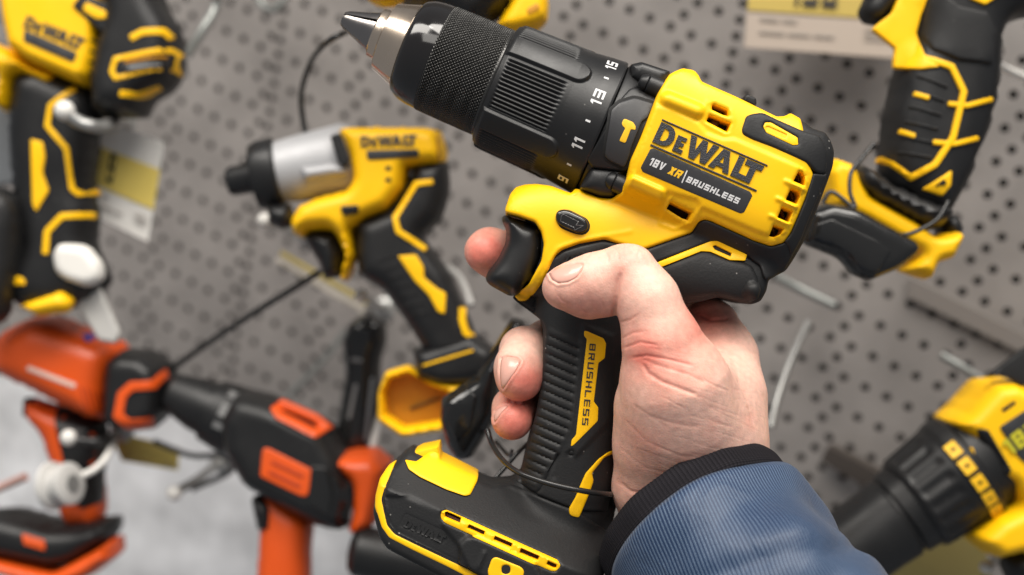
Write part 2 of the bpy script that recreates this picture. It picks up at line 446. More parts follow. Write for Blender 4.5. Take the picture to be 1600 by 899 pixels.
# ------------------------------------------------------------------ generic moulded lump for blurred tools
def lump(name, poly, m, parent, y, th, r=8, R=None, step=5, p=2.4, holes=()):
    """symmetric rounded solid: half thickness th mm, fall-off over R px-mm"""
    R_ = th if R is None else R
    step = min(step, max(1.1, R_*.22))
    pl = rnd(poly, r); XZ = [tuple(at(a, b, y)[[0, 2]]) for a, b in pl]
    hs = [[tuple(at(a, b, y)[[0, 2]]) for a, b in rnd(h, 3)] for h in holes]
    def q(P):
        d = seg_dist(P, XZ)
        for h in hs: d = np.minimum(d, seg_dist(P, h))
        d = np.clip(d/R_, 0, 1); return np.where(inside(P, XZ), th*np.power(np.clip(1-(1-d)**p, 0, 1), 1/p), 0)
    o = sheet(name, poly, m, parent, q=q, ymid=y, y0=y, fit=False, R=0, r=r, step=step, mirror=True, holes=list(holes), hr=3, ang=50)
    return o, q
def patch(name, poly, m, parent, q, y, lift=.8, r=4, R=.7, step=4, holes=()):
    return sheet(name, poly, m, parent, q=q, ymid=y, holes=list(holes), R=R, t=lift, skirt=3, r=r, step=step)
def strip_poly(line, w, closed=False):
    L = [np.array(p, float) for p in line]; n = len(L); lf, rt = [], []
    for i in range(n):
        a = L[i-1] if (closed or i > 0) else None; c = L[(i+1) % n] if (closed or i < n-1) else None
        t1 = (L[i]-a)/np.linalg.norm(L[i]-a) if a is not None else None; t2 = (c-L[i])/np.linalg.norm(c-L[i]) if c is not None else None
        t1 = t2 if t1 is None else t1; t2 = t1 if t2 is None else t2
        tt = t1+t2; tt = tt/(np.linalg.norm(tt)+1e-9); nn = np.array([-tt[1], tt[0]]); s = w/2/max(.45, abs(np.dot(nn, [-t1[1], t1[0]])))
        lf.append(tuple(L[i]+nn*s)); rt.append(tuple(L[i]-nn*s))
    return lf, rt
def strip(name, line, w, m, parent, q, y, lift=.8, closed=False, step=4, R=.5, r=3):
    lf, rt = strip_poly(line, w, closed)
    if closed:
        o_, i_ = (lf, rt)
        def ar(p): return abs(sum(p[k-1][0]*p[k][1]-p[k][0]*p[k-1][1] for k in range(len(p))))
        if ar(rt) > ar(lf): o_, i_ = rt, lf
        return sheet(name, o_, m, parent, q=q, ymid=y, holes=[i_], R=R, t=lift, skirt=3, r=r, step=step, hr=r)
    return sheet(name, lf+rt[::-1], m, parent, q=q, ymid=y, R=R, t=lift, skirt=3, r=r, step=step)
def logo(name, origin, ang, h, q, y, m, parent, lift=.2, th=.15, skew=0, sc=1.0):
    c, s_ = math.cos(math.radians(ang)), math.sin(math.radians(ang))
    f = px_map(origin, (c*sc, s_*sc), (s_+skew*c, -c+skew*s_), h, q, y, lift)
    outs = [g[0] for g in LOGO]; hol = [k for g in LOGO for k in g[1]]
    return stamp(name, outs, hol, m, parent, f, sub=.15, th=th)

# ================================================================== THE HELD DRILL
YM = 28.0; K28 = K*(D+YM)/D
e_ = np.array([math.cos(math.radians(23.2)), math.sin(math.radians(23.2))]); n_ = np.array([-e_[1], e_[0]])
def topx(XZ): return np.stack([XZ[:, 0]/K28+800, 449.5-XZ[:, 1]/K28], 1)
def se(t, p): return np.power(np.clip(1-np.power(np.clip(np.abs(t), 0, 1), p), 0, 1), 1/p)
def sstep(x, a, b): t = np.clip((x-a)/(b-a), 0, 1); return t*t*(3-2*t)
def capd(P, a, b):
    a, b = np.array(a, float), np.array(b, float); ab = b-a; t = np.clip((P-a)@ab/(ab@ab), 0, 1)
    return np.hypot(*(P-a-t[:, None]*ab).T)
def Q(XZ):
    P = topx(XZ); r = P-np.array([860, 168.]); u, v = r@e_, r@n_
    qm = 27*se((v+18)/124, 3.2)*se(np.maximum(0, u-330)/118, 3)*sstep(u, 70, 90)
    qn = 18.5*se(capd(P, (850, 372), (1120, 420))/92, 3)
    qb = 19*se(capd(P, (1060, 425), (1165, 440))/52, 2.4)
    qg = 17*se(capd(P, (912, 440), (880, 790))/72, 2.6)
    w = np.clip((v-566)/62, 0, 1)
    qf = (12+18.5*w)*se((u-165)/192, 5)*sstep(v, 520, 570)
    s = sum(np.power(np.maximum(x, 0)/20., 9) for x in (qm, qn, qb, qg, qf))
    return 20*np.power(s+1e-12, 1/9.)
def bumpers(defs):
    """defs in photo px: capsules (a,b,halfwidth,height) raised on the near shell (surface near y=3..8)"""
    def f(XZ):
        y = YM-Q(XZ); k = K*(D+y)/D; P = np.stack([XZ[:, 0]/k+800, 449.5-XZ[:, 1]/k], 1); o = np.zeros(len(P))
        for d in defs:
            if d[0] == 'cap': o += d[4]*(1-np.clip(capd(P, d[1], d[2])/d[3], 0, 1)**2.4)
            elif d[0] == 'area':
                sd = seg_dist(P, d[1]); sd = np.where(inside(P, d[1]), sd, -sd); o += d[2]*sstep(sd, -d[3], d[3])
            elif d[0] == 'line': o += d[3]*np.exp(-(seg_dist(P, d[1], d[4] if len(d) > 4 else False)/d[2])**2)
        return o
    return f
drill = thing('cordless_drill', 'yellow and black cordless hammer drill held in the hand, chuck pointing left', 'drill')
CO = [(912, 318), (958, 324), (992, 300), (1006, 262), (1028, 214), (1046, 172), (1060, 136), (1070, 122), (1083, 126), (1095, 140), (1213, 194), (1235, 192), (1250, 197), (1258, 206), (1280, 211), (1288, 224), (1294, 240), (1293, 262), (1290, 272), (1262, 350), (1252, 376), (1240, 397), (1225, 425), (1195, 438), (1192, 455), (1184, 471), (1170, 476), (1152, 473), (1120, 464), (1088, 472), (1030, 478), (1005, 500), (990, 560), (972, 640), (972, 700), (975, 760), (965, 800), (950, 850), (940, 930), (800, 935), (725, 900), (612, 842), (600, 825), (590, 790), (593, 765), (612, 728), (640, 703), (690, 720), (745, 748), (768, 757), (800, 752), (815, 735), (826, 690), (838, 645), (845, 600), (849, 550), (849, 515), (845, 500), (806, 471), (800, 465), (830, 440), (845, 400), (845, 360), (800, 330), (790, 322), (800, 300), (815, 290), (850, 291), (890, 305)]
# back rubber: pushed down under the vents
VENTS = [[(1113, 165), (1116, 163), (1137, 172), (1138.5, 181), (1130, 179), (1113, 171)], [(1104.5, 189), (1109, 180), (1142, 193), (1137, 206)],
         [(1248, 268), (1253, 269), (1257, 276), (1257, 290), (1240, 283)], [(1236, 295), (1248, 299.5), (1250, 306), (1245, 319), (1228, 312)],
         [(1222, 324), (1238, 331), (1232, 347), (1215, 340)], [(1209, 352), (1224, 358), (1220, 366), (1210, 371), (1202, 369)], [(1042, 326), (1048, 316), (1081, 332), (1075, 344), (1066, 341)]]
def recess(XZ):
    y = YM-Q(XZ); k = K*(D+y)/D; P = np.stack([XZ[:, 0]/k+800, 449.5-XZ[:, 1]/k], 1); o = np.zeros(len(P))
    for v in VENTS+[[(690, 802), (697, 799), (870, 876), (873, 884), (866, 890), (697, 815)]]:
        d = seg_dist(P, v); o = np.maximum(o, np.where(inside(P, v) | (d < (5 if v[0][1] < 500 else 1.5)), 1, 0)*1.)
    # ribs in the grip, collar recess at the front
    return -7*o-.8
RIBL = [((852, 508), (897, 521)), ((858, 515), (908, 537))]
def ribs(XZ):
    y = YM-Q(XZ); k = K*(D+y)/D; P = np.stack([XZ[:, 0]/k+800, 449.5-XZ[:, 1]/k], 1); o = np.zeros(len(P))
    g = [(857, 515), (909, 536), (893, 668), (862, 725), (838, 760), (802, 745), (818, 700), (836, 640), (846, 560)]
    sd = seg_dist(P, g); ins_ = np.where(inside(P, g), sd, -sd)
    r = (P-np.array([857, 515.])); a, b = r@e_, r@n_
    wv = np.exp(-((((b-2) % 13.6)-6.8)/1.9)**2)
    o -= .75*wv*sstep(ins_, 0, 5)
    o += .25*sstep(ins_, -4, 1)
    # crease line and tapered flute at the bottom of the grip, little screw dimple
    o -= .55*np.exp(-(seg_dist(P, [(797, 752), (833, 774), (846, 764), (872, 711)], False)/2.2)**2)
    o -= .4*np.exp(-(seg_dist(P, [(866, 745), (871, 713)], False)/4)**2)
    dd = np.hypot(P[:, 0]-892.5, P[:, 1]-708); o -= .5*np.exp(-((dd-4)/1.6)**2)+.5*np.exp(-(dd/1.6)**2)
    # raised frame on the rear of the grip around the sticker
    fr = [(912, 508), (960, 525), (962, 600), (950, 660), (900, 712), (885, 705)]
    sd = seg_dist(P, fr); o += .7*sstep(np.where(inside(P, fr), sd, -sd), -6, 4)
    return o
core = sheet('body_shell', CO, RUBS, drill, q=Q, ymid=YM, y0=20, fit=False, R=2.5, r=5, step=1.5, mirror=True, bump=lambda p: recess(p))
# fine near skin of the handle with its ribs
HAND = [(845, 410), (850, 440), (838, 458), (812, 471), (848, 502), (852, 515), (850, 560), (846, 600), (838, 645), (826, 690), (815, 735), (806, 752), (842, 776), (905, 800), (950, 800), (966, 700), (990, 560), (1005, 500), (1045, 440), (1010, 396), (968, 380), (940, 376), (905, 384), (880, 392), (866, 402)]
def thumb_pad(XZ):
    y = YM-Q(XZ); k = K*(D+y)/D; P = np.stack([XZ[:, 0]/k+800, 449.5-XZ[:, 1]/k], 1)
    g = [(868, 420), (884, 402), (945, 386), (970, 384), (960, 440), (875, 440)]; sd = seg_dist(P, g); i = np.where(inside(P, g), sd, -sd)
    a = (P-np.array([870, 430.]))@np.array([.93, .37]); return -.55*(.5+.5*np.cos(a/5.0*2*math.pi))*sstep(i, 0, 3)
sheet('grip', HAND, RUBS, drill, q=Q, ymid=YM, y0=12, R=1.2, r=5, step=.62, t=.15, skirt=3, bump=lambda p: ribs(p)+thumb_pad(p))
# ---- yellow main shell
YMAIN = [(1046, 116), (1055, 111), (1067, 106), (1085, 109), (1092, 116), (1097, 127), (1150, 150), (1215, 182), (1228, 181), (1236, 176), (1252, 185), (1257, 206), (1262, 250), (1272, 272), (1270, 285), (1236, 365), (1226, 379), (1205, 385), (1178, 376), (1110, 345), (1101, 343), (1093, 346), (1087, 355), (1081, 364), (1005, 391), (975, 384), (945, 374), (905, 381), (878, 391), (868, 400), (862, 413), (851, 436), (836, 458), (822, 471), (811, 471), (803, 462), (826, 445), (846, 408), (850, 382), (846, 362), (836, 347), (812, 338), (790, 332), (789, 327), (797, 303), (806, 292), (820, 288), (838, 287), (861, 290), (893, 302), (898, 295), (904, 295), (935, 308), (957, 310), (970, 300), (980, 278), (986, 250), (1002, 214), (1021, 165), (1030, 143)]
PANEL = [(1024, 165), (1050, 172), (1090, 192), (1103, 209), (1128, 218), (1147, 218), (1240, 258), (1256, 266), (1261, 285), (1228, 363), (1212, 373), (1180, 362), (1095, 325), (1088, 313), (1045, 302), (1035, 303), (985, 281), (1000, 235)]
yb = bumpers([('area', PANEL, .8, 2.2), ('cap', (1043, 156), (1088, 174), 13, 2.6), ('cap', (988, 289), (1026, 306), 15, 3.0),
              ('cap', (1235, 260), (1262, 270), 2, .0),
              ('cap', (1202, 338), (1232, 352), 3.5, .9), ('cap', (1213, 311), (1243, 325), 3.5, .9), ('cap', (1226, 284), (1256, 298), 3.5, .9),
              ('line', [(1048, 308), (1030, 349), (1053, 358), (1080, 349), (1094, 325)], 2.2, .7), ('line', [(1104, 160), (1094, 190), (1134, 212), (1146, 188), (1140, 172)], 2, .35),
              ('line', [(893, 304), (905, 300), (940, 314), (962, 313), (978, 300), (990, 270)], 2.4, .6),
              ('line', [(985, 362), (905, 376), (872, 388), (858, 408), (845, 440), (815, 466)], 3, .3)])
HS2 = VENTS
sheet('housing', YMAIN, YEL, drill, q=Q, ymid=YM, y0=8, holes=HS2, R=1.3, r=4, step=.5, t=.9, mirror=True, bump=yb, hr=1.5, soft=2)
for i, v in enumerate(VENTS[2:6]):
    c = np.mean(v, 0); sheet('motor_winding', [(c[0]-8, c[1]-6), (c[0]-3, c[1]-8), (c[0]+1, c[1]+8), (c[0]-4, c[1]+8)], COPPER, drill, q=Q, ymid=YM, y0=8, t=-5, R=.8, r=2, step=1.5)
sheet('motor_core', [(1112, 186), (1126, 190), (1120, 200), (1108, 194)], COPPER, drill, q=Q, ymid=YM, y0=8, t=-4.5, R=.8, r=2, step=1.5)
# ---- black overmould bands
TOPB = [(1158, 203), (1165, 181), (1175, 177), (1192, 175), (1215, 186), (1256, 204), (1281, 211), (1289, 224), (1294, 240), (1293, 262), (1289, 273), (1277, 272), (1271, 266), (1262, 256), (1250, 250), (1205, 230), (1175, 219), (1160, 211)]
SLOT = [(1194, 199), (1197, 193), (1204, 193), (1245, 216), (1246, 225), (1240, 226), (1199, 206)]
sheet('top_bumper', TOPB, RUB, drill, q=Q, ymid=YM, y0=8, R=1.3, r=5, step=1.0, t=1.5, skirt=4, holes=[SLOT])
sheet('hook_slot', [(1192, 198), (1195, 191), (1205, 191), (1247, 215), (1248, 227), (1239, 228), (1197, 208)], YEL, drill, q=Q, ymid=YM, y0=8, R=.5, r=2, step=1.0, t=1.3, skirt=2, holes=[[(1197, 198.5), (1201, 198), (1229, 210.5), (1227, 215), (1222, 214), (1199, 203.5)]])
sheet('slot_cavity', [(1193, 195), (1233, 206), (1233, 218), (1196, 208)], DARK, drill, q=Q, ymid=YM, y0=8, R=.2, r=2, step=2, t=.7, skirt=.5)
REARB = [(1271, 271), (1290, 273), (1293, 268), (1291, 279), (1262, 350), (1252, 376), (1240, 398), (1236, 400), (1232, 384), (1226, 378), (1236, 366), (1258, 314)]
sheet('rear_bumper', REARB, RUB, drill, q=Q, ymid=YM, y0=10, R=.9, r=3, step=1.0, t=1.5, skirt=5)
BOT = [(1110, 346), (1178, 377), (1205, 386), (1226, 380), (1233, 372), (1240, 390), (1240, 399), (1224, 426), (1197, 438), (1193, 432), (1188, 415), (1176, 407), (1165, 398), (1120, 377.5), (1110, 378), (1022, 412), (1004, 392), (1010, 390), (1081, 365), (1088, 356), (1093, 347), (1101, 344)]
sheet('lower_bumper', BOT, RUB, drill, q=Q, ymid=YM, y0=10, R=1.0, r=4, step=1.0, t=.7, skirt=4)
WEB = [(1029, 418), (1097, 391), (1110, 392), (1140, 405), (1163, 409), (1176, 414), (1185, 432), (1189, 450), (1184, 467), (1170, 474), (1150, 470), (1120, 462), (1088, 468), (1052, 470)]
def webb(XZ):
    y = YM-Q(XZ); k = K*(D+y)/D; P = np.stack([XZ[:, 0]/k+800, 449.5-XZ[:, 1]/k], 1)
    return 3.2*se(capd(P, (1176, 455), (1180, 459))/15, 2)
sheet('web_pad', WEB, RUBS, drill, q=Q, ymid=YM, y0=14, R=2.0, r=6, step=1.0, t=.5, skirt=4, bump=webb)
sheet('accent_stripe', [(1020, 413), (1110, 377), (1121, 376), (1168, 398), (1165, 408), (1140, 407), (1110, 394), (1096, 393), (1028, 420)], YEL, drill, q=Q, ymid=YM, y0=10, R=.4, r=2, step=1.0, t=.55, skirt=3, holes=[[(1114, 385), (1118, 383.5), (1143, 396), (1142, 401), (1117, 390)]])
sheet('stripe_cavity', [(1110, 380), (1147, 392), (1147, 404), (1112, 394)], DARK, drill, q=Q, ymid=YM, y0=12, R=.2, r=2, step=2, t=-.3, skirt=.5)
sheet('top_clip', [(1161, 158), (1164, 149), (1169, 147), (1182, 153), (1183, 162), (1180, 168)], RUB, drill, q=lambda P: np.full(len(P), 4.), ymid=YM, y0=24, fit=False, R=1, r=3, step=2, mirror=True)
# ---- label plate and lettering
def QY(XZ): return Q(XZ)+yb(XZ)+.9
sheet('label_plate', [(1016, 233), (1022, 232), (1172, 299.5), (1176, 306), (1163, 332), (1157, 334), (1004, 269), (1001, 262)], PLATE, drill, q=QY, ymid=YM, y0=2, R=.15, r=2, step=1.2, t=.12, skirt=.6)
A_ = 23.4; dx, dy = math.cos(math.radians(A_)), math.sin(math.radians(A_))
logo('maker_lettering', (1019, 221.5), A_, 34.0, QY, YM, LETB, drill, lift=.25, th=.3, skew=.03)
for nm, a, b, c_, d_ in (('logo_rule', (1035, 186), (1200, 258), 2.4, 0), ('logo_rule', (1017, 225), (1183, 297), 3.0, 0)):
    ln = [(a[0], a[1]), (b[0], b[1]), (b[0]-c_*dy, b[1]+c_*dx), (a[0]-c_*dy, a[1]+c_*dx)]
    sheet(nm, ln, LETB, drill, q=QY, ymid=YM, y0=2, R=.12, r=.5, step=1.0, t=.4, skirt=1)
def write(name, txt, f, origin, ang, h, adv, m, q, y, parent, lift=.16, th=.05, wid=1.0, skew=0, sub=.3):
    c, s_ = math.cos(math.radians(ang)), math.sin(math.radians(ang)); o_, h_, _ = text_polys(txt, f, adv=adv)
    return stamp(name, o_, h_, m, parent, px_map(origin, (c*wid, s_*wid), (s_+skew*c, -c+skew*s_), h, q, y, lift), sub=sub, th=th, back=.1)
write('voltage_lettering', '18V', F3, (1013, 257.5), A_, 12.6, .98, WHT, QY, YM, drill, wid=.82, skew=.12)
write('series_lettering', 'XR', F3, (1042, 271), A_, 12.8, .86, YINK, QY, YM, drill, wid=1.0, skew=.25)
write('divider_rule', 'I', font(.09, .1), (1064.5, 285.5), A_, 21, 1, WHT, QY, YM, drill)
write('motor_lettering', 'BRUSHLESS', F1, (1071, 284), A_, 9.8, 1.05, WHT, QY, YM, drill, wid=.98, skew=.12)
# ---- grip sticker
def QG(XZ): return Q(XZ)+ribs(XZ)+.15
sheet('grip_sticker', [(913, 517), (918, 518), (943, 529), (947, 537), (945, 560), (935, 567.5), (928, 628), (935, 637), (934, 658), (896, 696), (892, 698), (893, 688), (900, 680), (917, 530), (912.5, 525)], YEL, drill, q=QG, ymid=YM, y0=11, R=.15, r=2, step=1.0, t=.15, skirt=.8)
write('motor_lettering', 'BRUSHLESS', F2, (921.5, 537), 95.6, 9.6, 1.07, LETB, QG, YM, drill, lift=.3, wid=1.42)
sheet('accent_loop', [(980, 703), (965, 702), (950, 707), (935, 718), (915, 740), (904, 765), (900, 776), (889, 795), (889, 803), (893, 807), (905, 810), (920, 775), (928, 752), (925, 740), (945, 715), (960, 709), (980, 709)], YEL, drill, q=QG, ymid=YM, y0=12, R=.5, r=4, step=.8, t=.5, skirt=2)
# ---- the foot
FACE = [(640, 705), (612, 735), (602, 765), (598, 781), (607, 819), (618, 833), (735, 889), (762, 905), (935, 960), (944, 900), (955, 835), (905, 800), (842, 776), (800, 757), (768, 760), (745, 750)]
def footb(XZ):
    y = YM-Q(XZ); k = K*(D+y)/D; P = np.stack([XZ[:, 0]/k+800, 449.5-XZ[:, 1]/k], 1); o = np.zeros(len(P))
    pad = [(717, 849), (729, 838), (745, 838), (835, 878), (860, 920), (860, 960), (715, 960)]
    sd = seg_dist(P, pad); o += 1.8*sstep(np.where(inside(P, pad), sd, -sd), -1, 2.5)
    o += .8*np.exp(-(seg_dist(P, [(757, 862), (748, 885)], False)/2.5)**2)
    lw = [(602, 775), (640, 775), (700, 806), (690, 820), (715, 850), (735, 889), (618, 832), (605, 815)]
    sd = seg_dist(P, lw); o -= .9*sstep(np.where(inside(P, lw), sd, -sd), -1.2, 2.2)
    lg = [(633, 804), (697, 833), (692, 850), (626, 822)]
    sd = seg_dist(P, lg); o -= .35*sstep(np.where(inside(P, lg), sd, -sd), -1, 1)
    return o
def QF(XZ): return Q(XZ)+footb(XZ)
sheet('battery_foot', FACE, RUB, drill, q=Q, ymid=YM, y0=8, R=1.1, r=5, step=.62, t=.2, skirt=5, bump=footb, soft=1, holes=[[(690, 801), (697, 798), (870, 876), (875, 884), (868, 892), (862, 892), (697, 817), (690, 809)]])
logo('foot_lettering', (630, 822.5), 23.5, 13.2, QF, YM, RUB, drill, lift=.25, th=.6)
sheet('foot_trim', [(618, 722), (605, 730), (593, 748), (586, 775), (585, 793), (595, 826), (606, 842), (640, 860), (700, 889), (745, 912), (790, 935), (800, 925), (760, 903), (735, 889), (618, 833), (607, 820), (598, 780), (602, 764), (612, 738)], YEL, drill, q=lambda P: np.maximum(Q(P), 12), ymid=YM, y0=8, R=1.2, r=4, step=1.0, t=-.6, skirt=6)
SL = [[(695, 801), (699, 800), (720.5, 809.5), (718, 818.5), (695, 808)], [(733, 820), (758, 831), (755.5, 837), (730, 825.5)], [(773.5, 838), (801, 850), (798.5, 856), (771, 844)], [(814.5, 857), (843, 869.5), (840.5, 876), (811.5, 864)], [(856.5, 877), (870, 883), (869, 888), (865, 888), (854, 882.5)]]
sheet('vent_strip', [(688, 803), (692, 797.5), (700, 797), (872, 875), (877, 885), (869, 894), (861, 893.5), (695, 818), (688, 811)], YEL, drill, q=QF, ymid=YM, y0=0, R=.5, r=4, step=.9, t=.1, skirt=2.5, holes=SL, hr=1)
sheet('vent_cavity', [(686, 797), (880, 880), (870, 898), (690, 820)], mat('dark_red_cavity', (.03, .006, .002), .7), drill, q=QF, ymid=YM, y0=0, R=.2, r=2, step=2, t=-2.2, skirt=.3)
sheet('release_button', [(761, 893), (768, 873), (775, 870), (815, 886), (820, 893), (812, 925), (795, 925), (764, 905)], YEL, drill, q=QF, ymid=YM, y0=-2, R=.7, r=5, step=1.0, t=.5, skirt=3, holes=[rnd([(784, 884), (797, 884), (797, 897), (784, 897)], 6)], hr=3)
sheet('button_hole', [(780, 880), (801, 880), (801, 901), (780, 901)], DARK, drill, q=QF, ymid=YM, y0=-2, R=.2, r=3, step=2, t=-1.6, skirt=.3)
# the yellow lip on top of the foot
LIP = [(633, 718), (650, 727), (684, 724), (687, 717), (747, 745), (746, 752), (735, 774), (726, 776), (697, 766), (655, 746), (638, 734), (633, 726)]
LIP = [(632, 719), (650, 722), (670, 708), (685, 697), (688, 719), (747, 745), (746, 752), (735, 774), (726, 776), (697, 766), (655, 746), (638, 734)]
sheet('foot_lip', LIP, YEL, drill, q=Q, ymid=YM, y0=14, R=1.0, r=3, step=1.0, t=1.6, skirt=8)
sheet('lip_rear', [(632, 728), (636, 711), (655, 703), (684, 697), (687, 715), (747, 745), (740, 760), (640, 735)], YEL, drill, q=lambda P: np.full(len(P), 11.), ymid=YM, y0=19, fit=False, R=2.0, r=3, step=2, mirror=True)
sheet('lip_front', [(636, 722), (640, 712), (655, 704), (684, 698), (686, 710), (650, 724)], YEL, drill, q=lambda P: np.full(len(P), 12.), ymid=YM, y0=17, fit=False, R=.5, r=1.5, step=2, mirror=True)
# ---- trigger and direction button
TR = [(786, 337), (792, 336), (800, 340), (840, 352), (848, 362), (851, 384), (845, 410), (828, 442), (808, 462), (796, 463), (765, 446), (758, 437), (762, 425), (778, 405), (790, 380), (791, 360), (786, 350), (784, 343)]
trg, tq = lump('trigger', TR, BLK, drill, 24, 13, r=5, R=7, step=1.2, p=2.6)
def QN(XZ): return Q(XZ)+yb(XZ)+.9
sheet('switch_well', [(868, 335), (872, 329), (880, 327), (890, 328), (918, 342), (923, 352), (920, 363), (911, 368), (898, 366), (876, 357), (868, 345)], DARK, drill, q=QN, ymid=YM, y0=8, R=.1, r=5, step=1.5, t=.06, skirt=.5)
BT = [(868, 337), (871, 330), (878, 327), (888, 328), (914, 341), (920, 349), (919, 358), (913, 364), (903, 365), (878, 354), (869, 346)]
sheet('direction_button', BT, BLKG, drill, q=QN, ymid=YM, y0=6, R=1.1, r=6, step=.7, t=1.9, skirt=2.5)

# ---- gear case, clutch collar, chuck : turned parts on the drill's axis
A0 = at(860, 168, YM); dax = at(860+e_[0]*100, 168+e_[1]*100, YM)-A0; FR = frame(A0, dax, (0, -1, 0))
k = K28
def pr(*p): return [(a*k, b*k) for a, b in p]
# theta = 0 faces the lens; +theta toward e2
v_dir = np.array([-e_[1], 0, -e_[0]]); sgn = 1 if (FR[3]@v_dir) > 0 else -1
def th_of(vpx_deg): return math.radians(vpx_deg)*sgn
lathe('gear_case', FR, pr((84, 60), (86, 103), (88, 106), (92, 107), (108, 104), (125, 99), (190, 95)), BLK, drill, nt=96)
PADC = [-31.6+72*i for i in range(5)]
def pad_d(TH):
    deg = np.degrees(TH)*sgn; d = np.full(TH.shape, 999.)
    for c in PADC: d = np.minimum(d, np.abs((deg-c+180) % 360-180))
    return d
def collar_rad(U, TH, Rr):
    u = U/k; d = pad_d(TH); dn = np.maximum(0, u-20)/14; pad = 1-sstep(np.sqrt(d**2+(np.clip(dn, 0, 3)*7.5)**2), 8.6, 11.0); endp = sstep(u, -93, -88)*1.0
    r = Rr+pad*endp*5.2*k
    rib = .5+.5*np.cos(TH*96); zone = sstep(d, 11.8, 12.6)*sstep(u, -84, -80)*(1-sstep(u, 4+0*d, 14+0*d))
    return r-zone*(1-rib**.6)*3.3*k
lathe('clutch_collar', FR, pr((-88, 60), (-94, 80), (-95, 88), (-92, 95), (-86, 99), (-76, 100), (20, 103), (36, 105), (60, 108), (82, 110), (85, 109), (86, 104), (86, 60)), BLK, drill, nt=96*8, us=130, rad=collar_rad, ang=60)
collar = bpy.data.objects['clutch_collar']
def cyl_map(theta_deg, u_c, h, rpx, wid=1.0, w_tot=1.0):
    def f(ab):
        a = (ab[:, 0]-w_tot/2)*h*wid; b = (ab[:, 1]-.5)*h      # a runs along -v (up), b runs along -u
        th = (np.radians(theta_deg)-a/rpx)*sgn; u = u_c-b
        rr = (rpx+.25+(u-60)*.085)*k
        N = np.cos(th)[:, None]*FR[2]+np.sin(th)[:, None]*FR[3]
        return FR[0]+(u*k)[:, None]*FR[1]+rr[:, None]*N, N
    return f
for txt, deg in (('15', -54), ('13', -15.6), ('11', 24.7), ('9', 66)):
    o_, h_, x = text_polys(txt, F4, adv=1.12); stamp('number', o_, h_, YINK if False else WHT, collar, cyl_map(deg, 62, 17, 108, wid=.88, w_tot=x-.2), sub=.12, th=.02, back=.15)
for deg in (-35, 5.4, 46): stamp('tick_mark', [[(0, 0), (.42, 0), (.42, 1), (0, 1)]], [], WHT, collar, cyl_map(deg, 62, 7.5, 108, w_tot=.42), sub=.12, th=.02, back=.15)
# mode plate with the hammer sign, its raised frame and the screw bosses
def QC(XZ):
    P = topx(XZ); r = P-np.array([860, 168.]); v = r@n_; return np.sqrt(np.maximum(0, (107*k)**2-(v*k)**2))
sheet('case_frame', [(972, 152), (985, 138), (1010, 136), (1040, 140), (1015, 185), (1000, 220), (985, 262), (975, 268), (925, 262), (917, 250), (955, 185)], BLK, drill, q=QC, ymid=YM, y0=6, R=.7, r=3, step=1.0, t=.9, skirt=5)
HMP = [(955, 172), (968, 160), (990, 153), (1000, 155), (1022, 162), (1012, 184), (1003, 190), (986, 232), (984, 243), (978, 258), (974, 262), (950, 250), (945, 243), (947, 225)]
sheet('plate_gap', [(951, 170), (966, 156), (990, 149), (1001, 151), (1028, 160), (1014, 186), (1006, 192), (988, 234), (986, 246), (980, 263), (973, 267), (946, 253), (941, 243), (943, 223)], DARK, drill, q=QC, ymid=YM, y0=4, R=.1, r=3, step=1.2, t=.95, skirt=1)  # dark sheet painting groove shade round the mode plate
sheet('mode_plate', HMP, PLATE, drill, q=QC, ymid=YM, y0=4, R=.45, r=4, step=.9, t=1.7, skirt=3)
sheet('hammer_sign', [(971.5, 193), (974, 187), (977, 186), (989, 191), (993, 197), (993, 203), (989, 202.5), (985.5, 202), (978, 222), (976, 223.5), (968, 220.5), (969, 217), (977, 200.5), (973, 197)], YINK, drill, q=QC, ymid=YM, y0=4, R=.05, r=1.5, step=.9, t=1.85, skirt=.4)
for (bx, by) in ((1004, 128), (952, 281)):
    b0 = at(bx, by, 9); fr = frame(b0, dax, (0, -1, 0))
    lathe('screw_boss', fr, pr((-6, 0), (-5, 8), (-1, 12), (4, 13.5), (6, 13.5), (7, 12), (9, 14.5), (42, 15.5)), BLK, drill, nt=28)
sheet('case_shoulder', [(984, 103), (1001, 99), (1046, 114), (1036, 150), (1004, 140), (982, 124)], BLK, drill, q=lambda P: np.full(len(P), 16.), ymid=YM, y0=18, fit=False, R=3, r=3, step=1.5, mirror=True)
sheet('case_shoulder', [(905, 295), (922, 262), (985, 258), (972, 292), (957, 308), (938, 307)], BLK, drill, q=lambda P: np.full(len(P), 20.), ymid=YM, y0=12, fit=False, R=4, r=5, step=1.5, mirror=True)
# chuck
def knurl_rad(U, TH, Rr):
    u = U/k; z = sstep(u, -196, -193)*(1-sstep(u, -100, -96))
    n = 92; a = TH*n; b = u*2*math.pi/5.9
    w = np.maximum(np.abs(np.sin((a+b)/2)), 0)*0+np.minimum(np.abs(np.sin((a*.5+b*.5))), np.abs(np.sin((a*.5-b*.5))))
    return Rr-z*(.62*(1-np.clip(w*1.35, 0, 1)))
chuck = lathe('chuck', FR, pr((-197, 60), (-196, 84.5), (-193, 86), (-150, 87), (-92, 87.5), (-90, 60)), KNURL, drill, nt=92*10, us=220, rad=knurl_rad, ang=70)
lathe('chuck_sleeve', FR, pr((-243, 55), (-242, 71), (-240, 74), (-236, 77), (-225, 81.5), (-212, 84), (-196, 85), (-195, 60)), BLKS, drill, nt=128)
lathe('chuck_cone', FR, pr((-281, 30), (-281.5, 52), (-280, 54.5), (-262, 61), (-246, 67), (-243.5, 68.5), (-242.5, 68), (-242, 50)), STEEL, drill, nt=128)
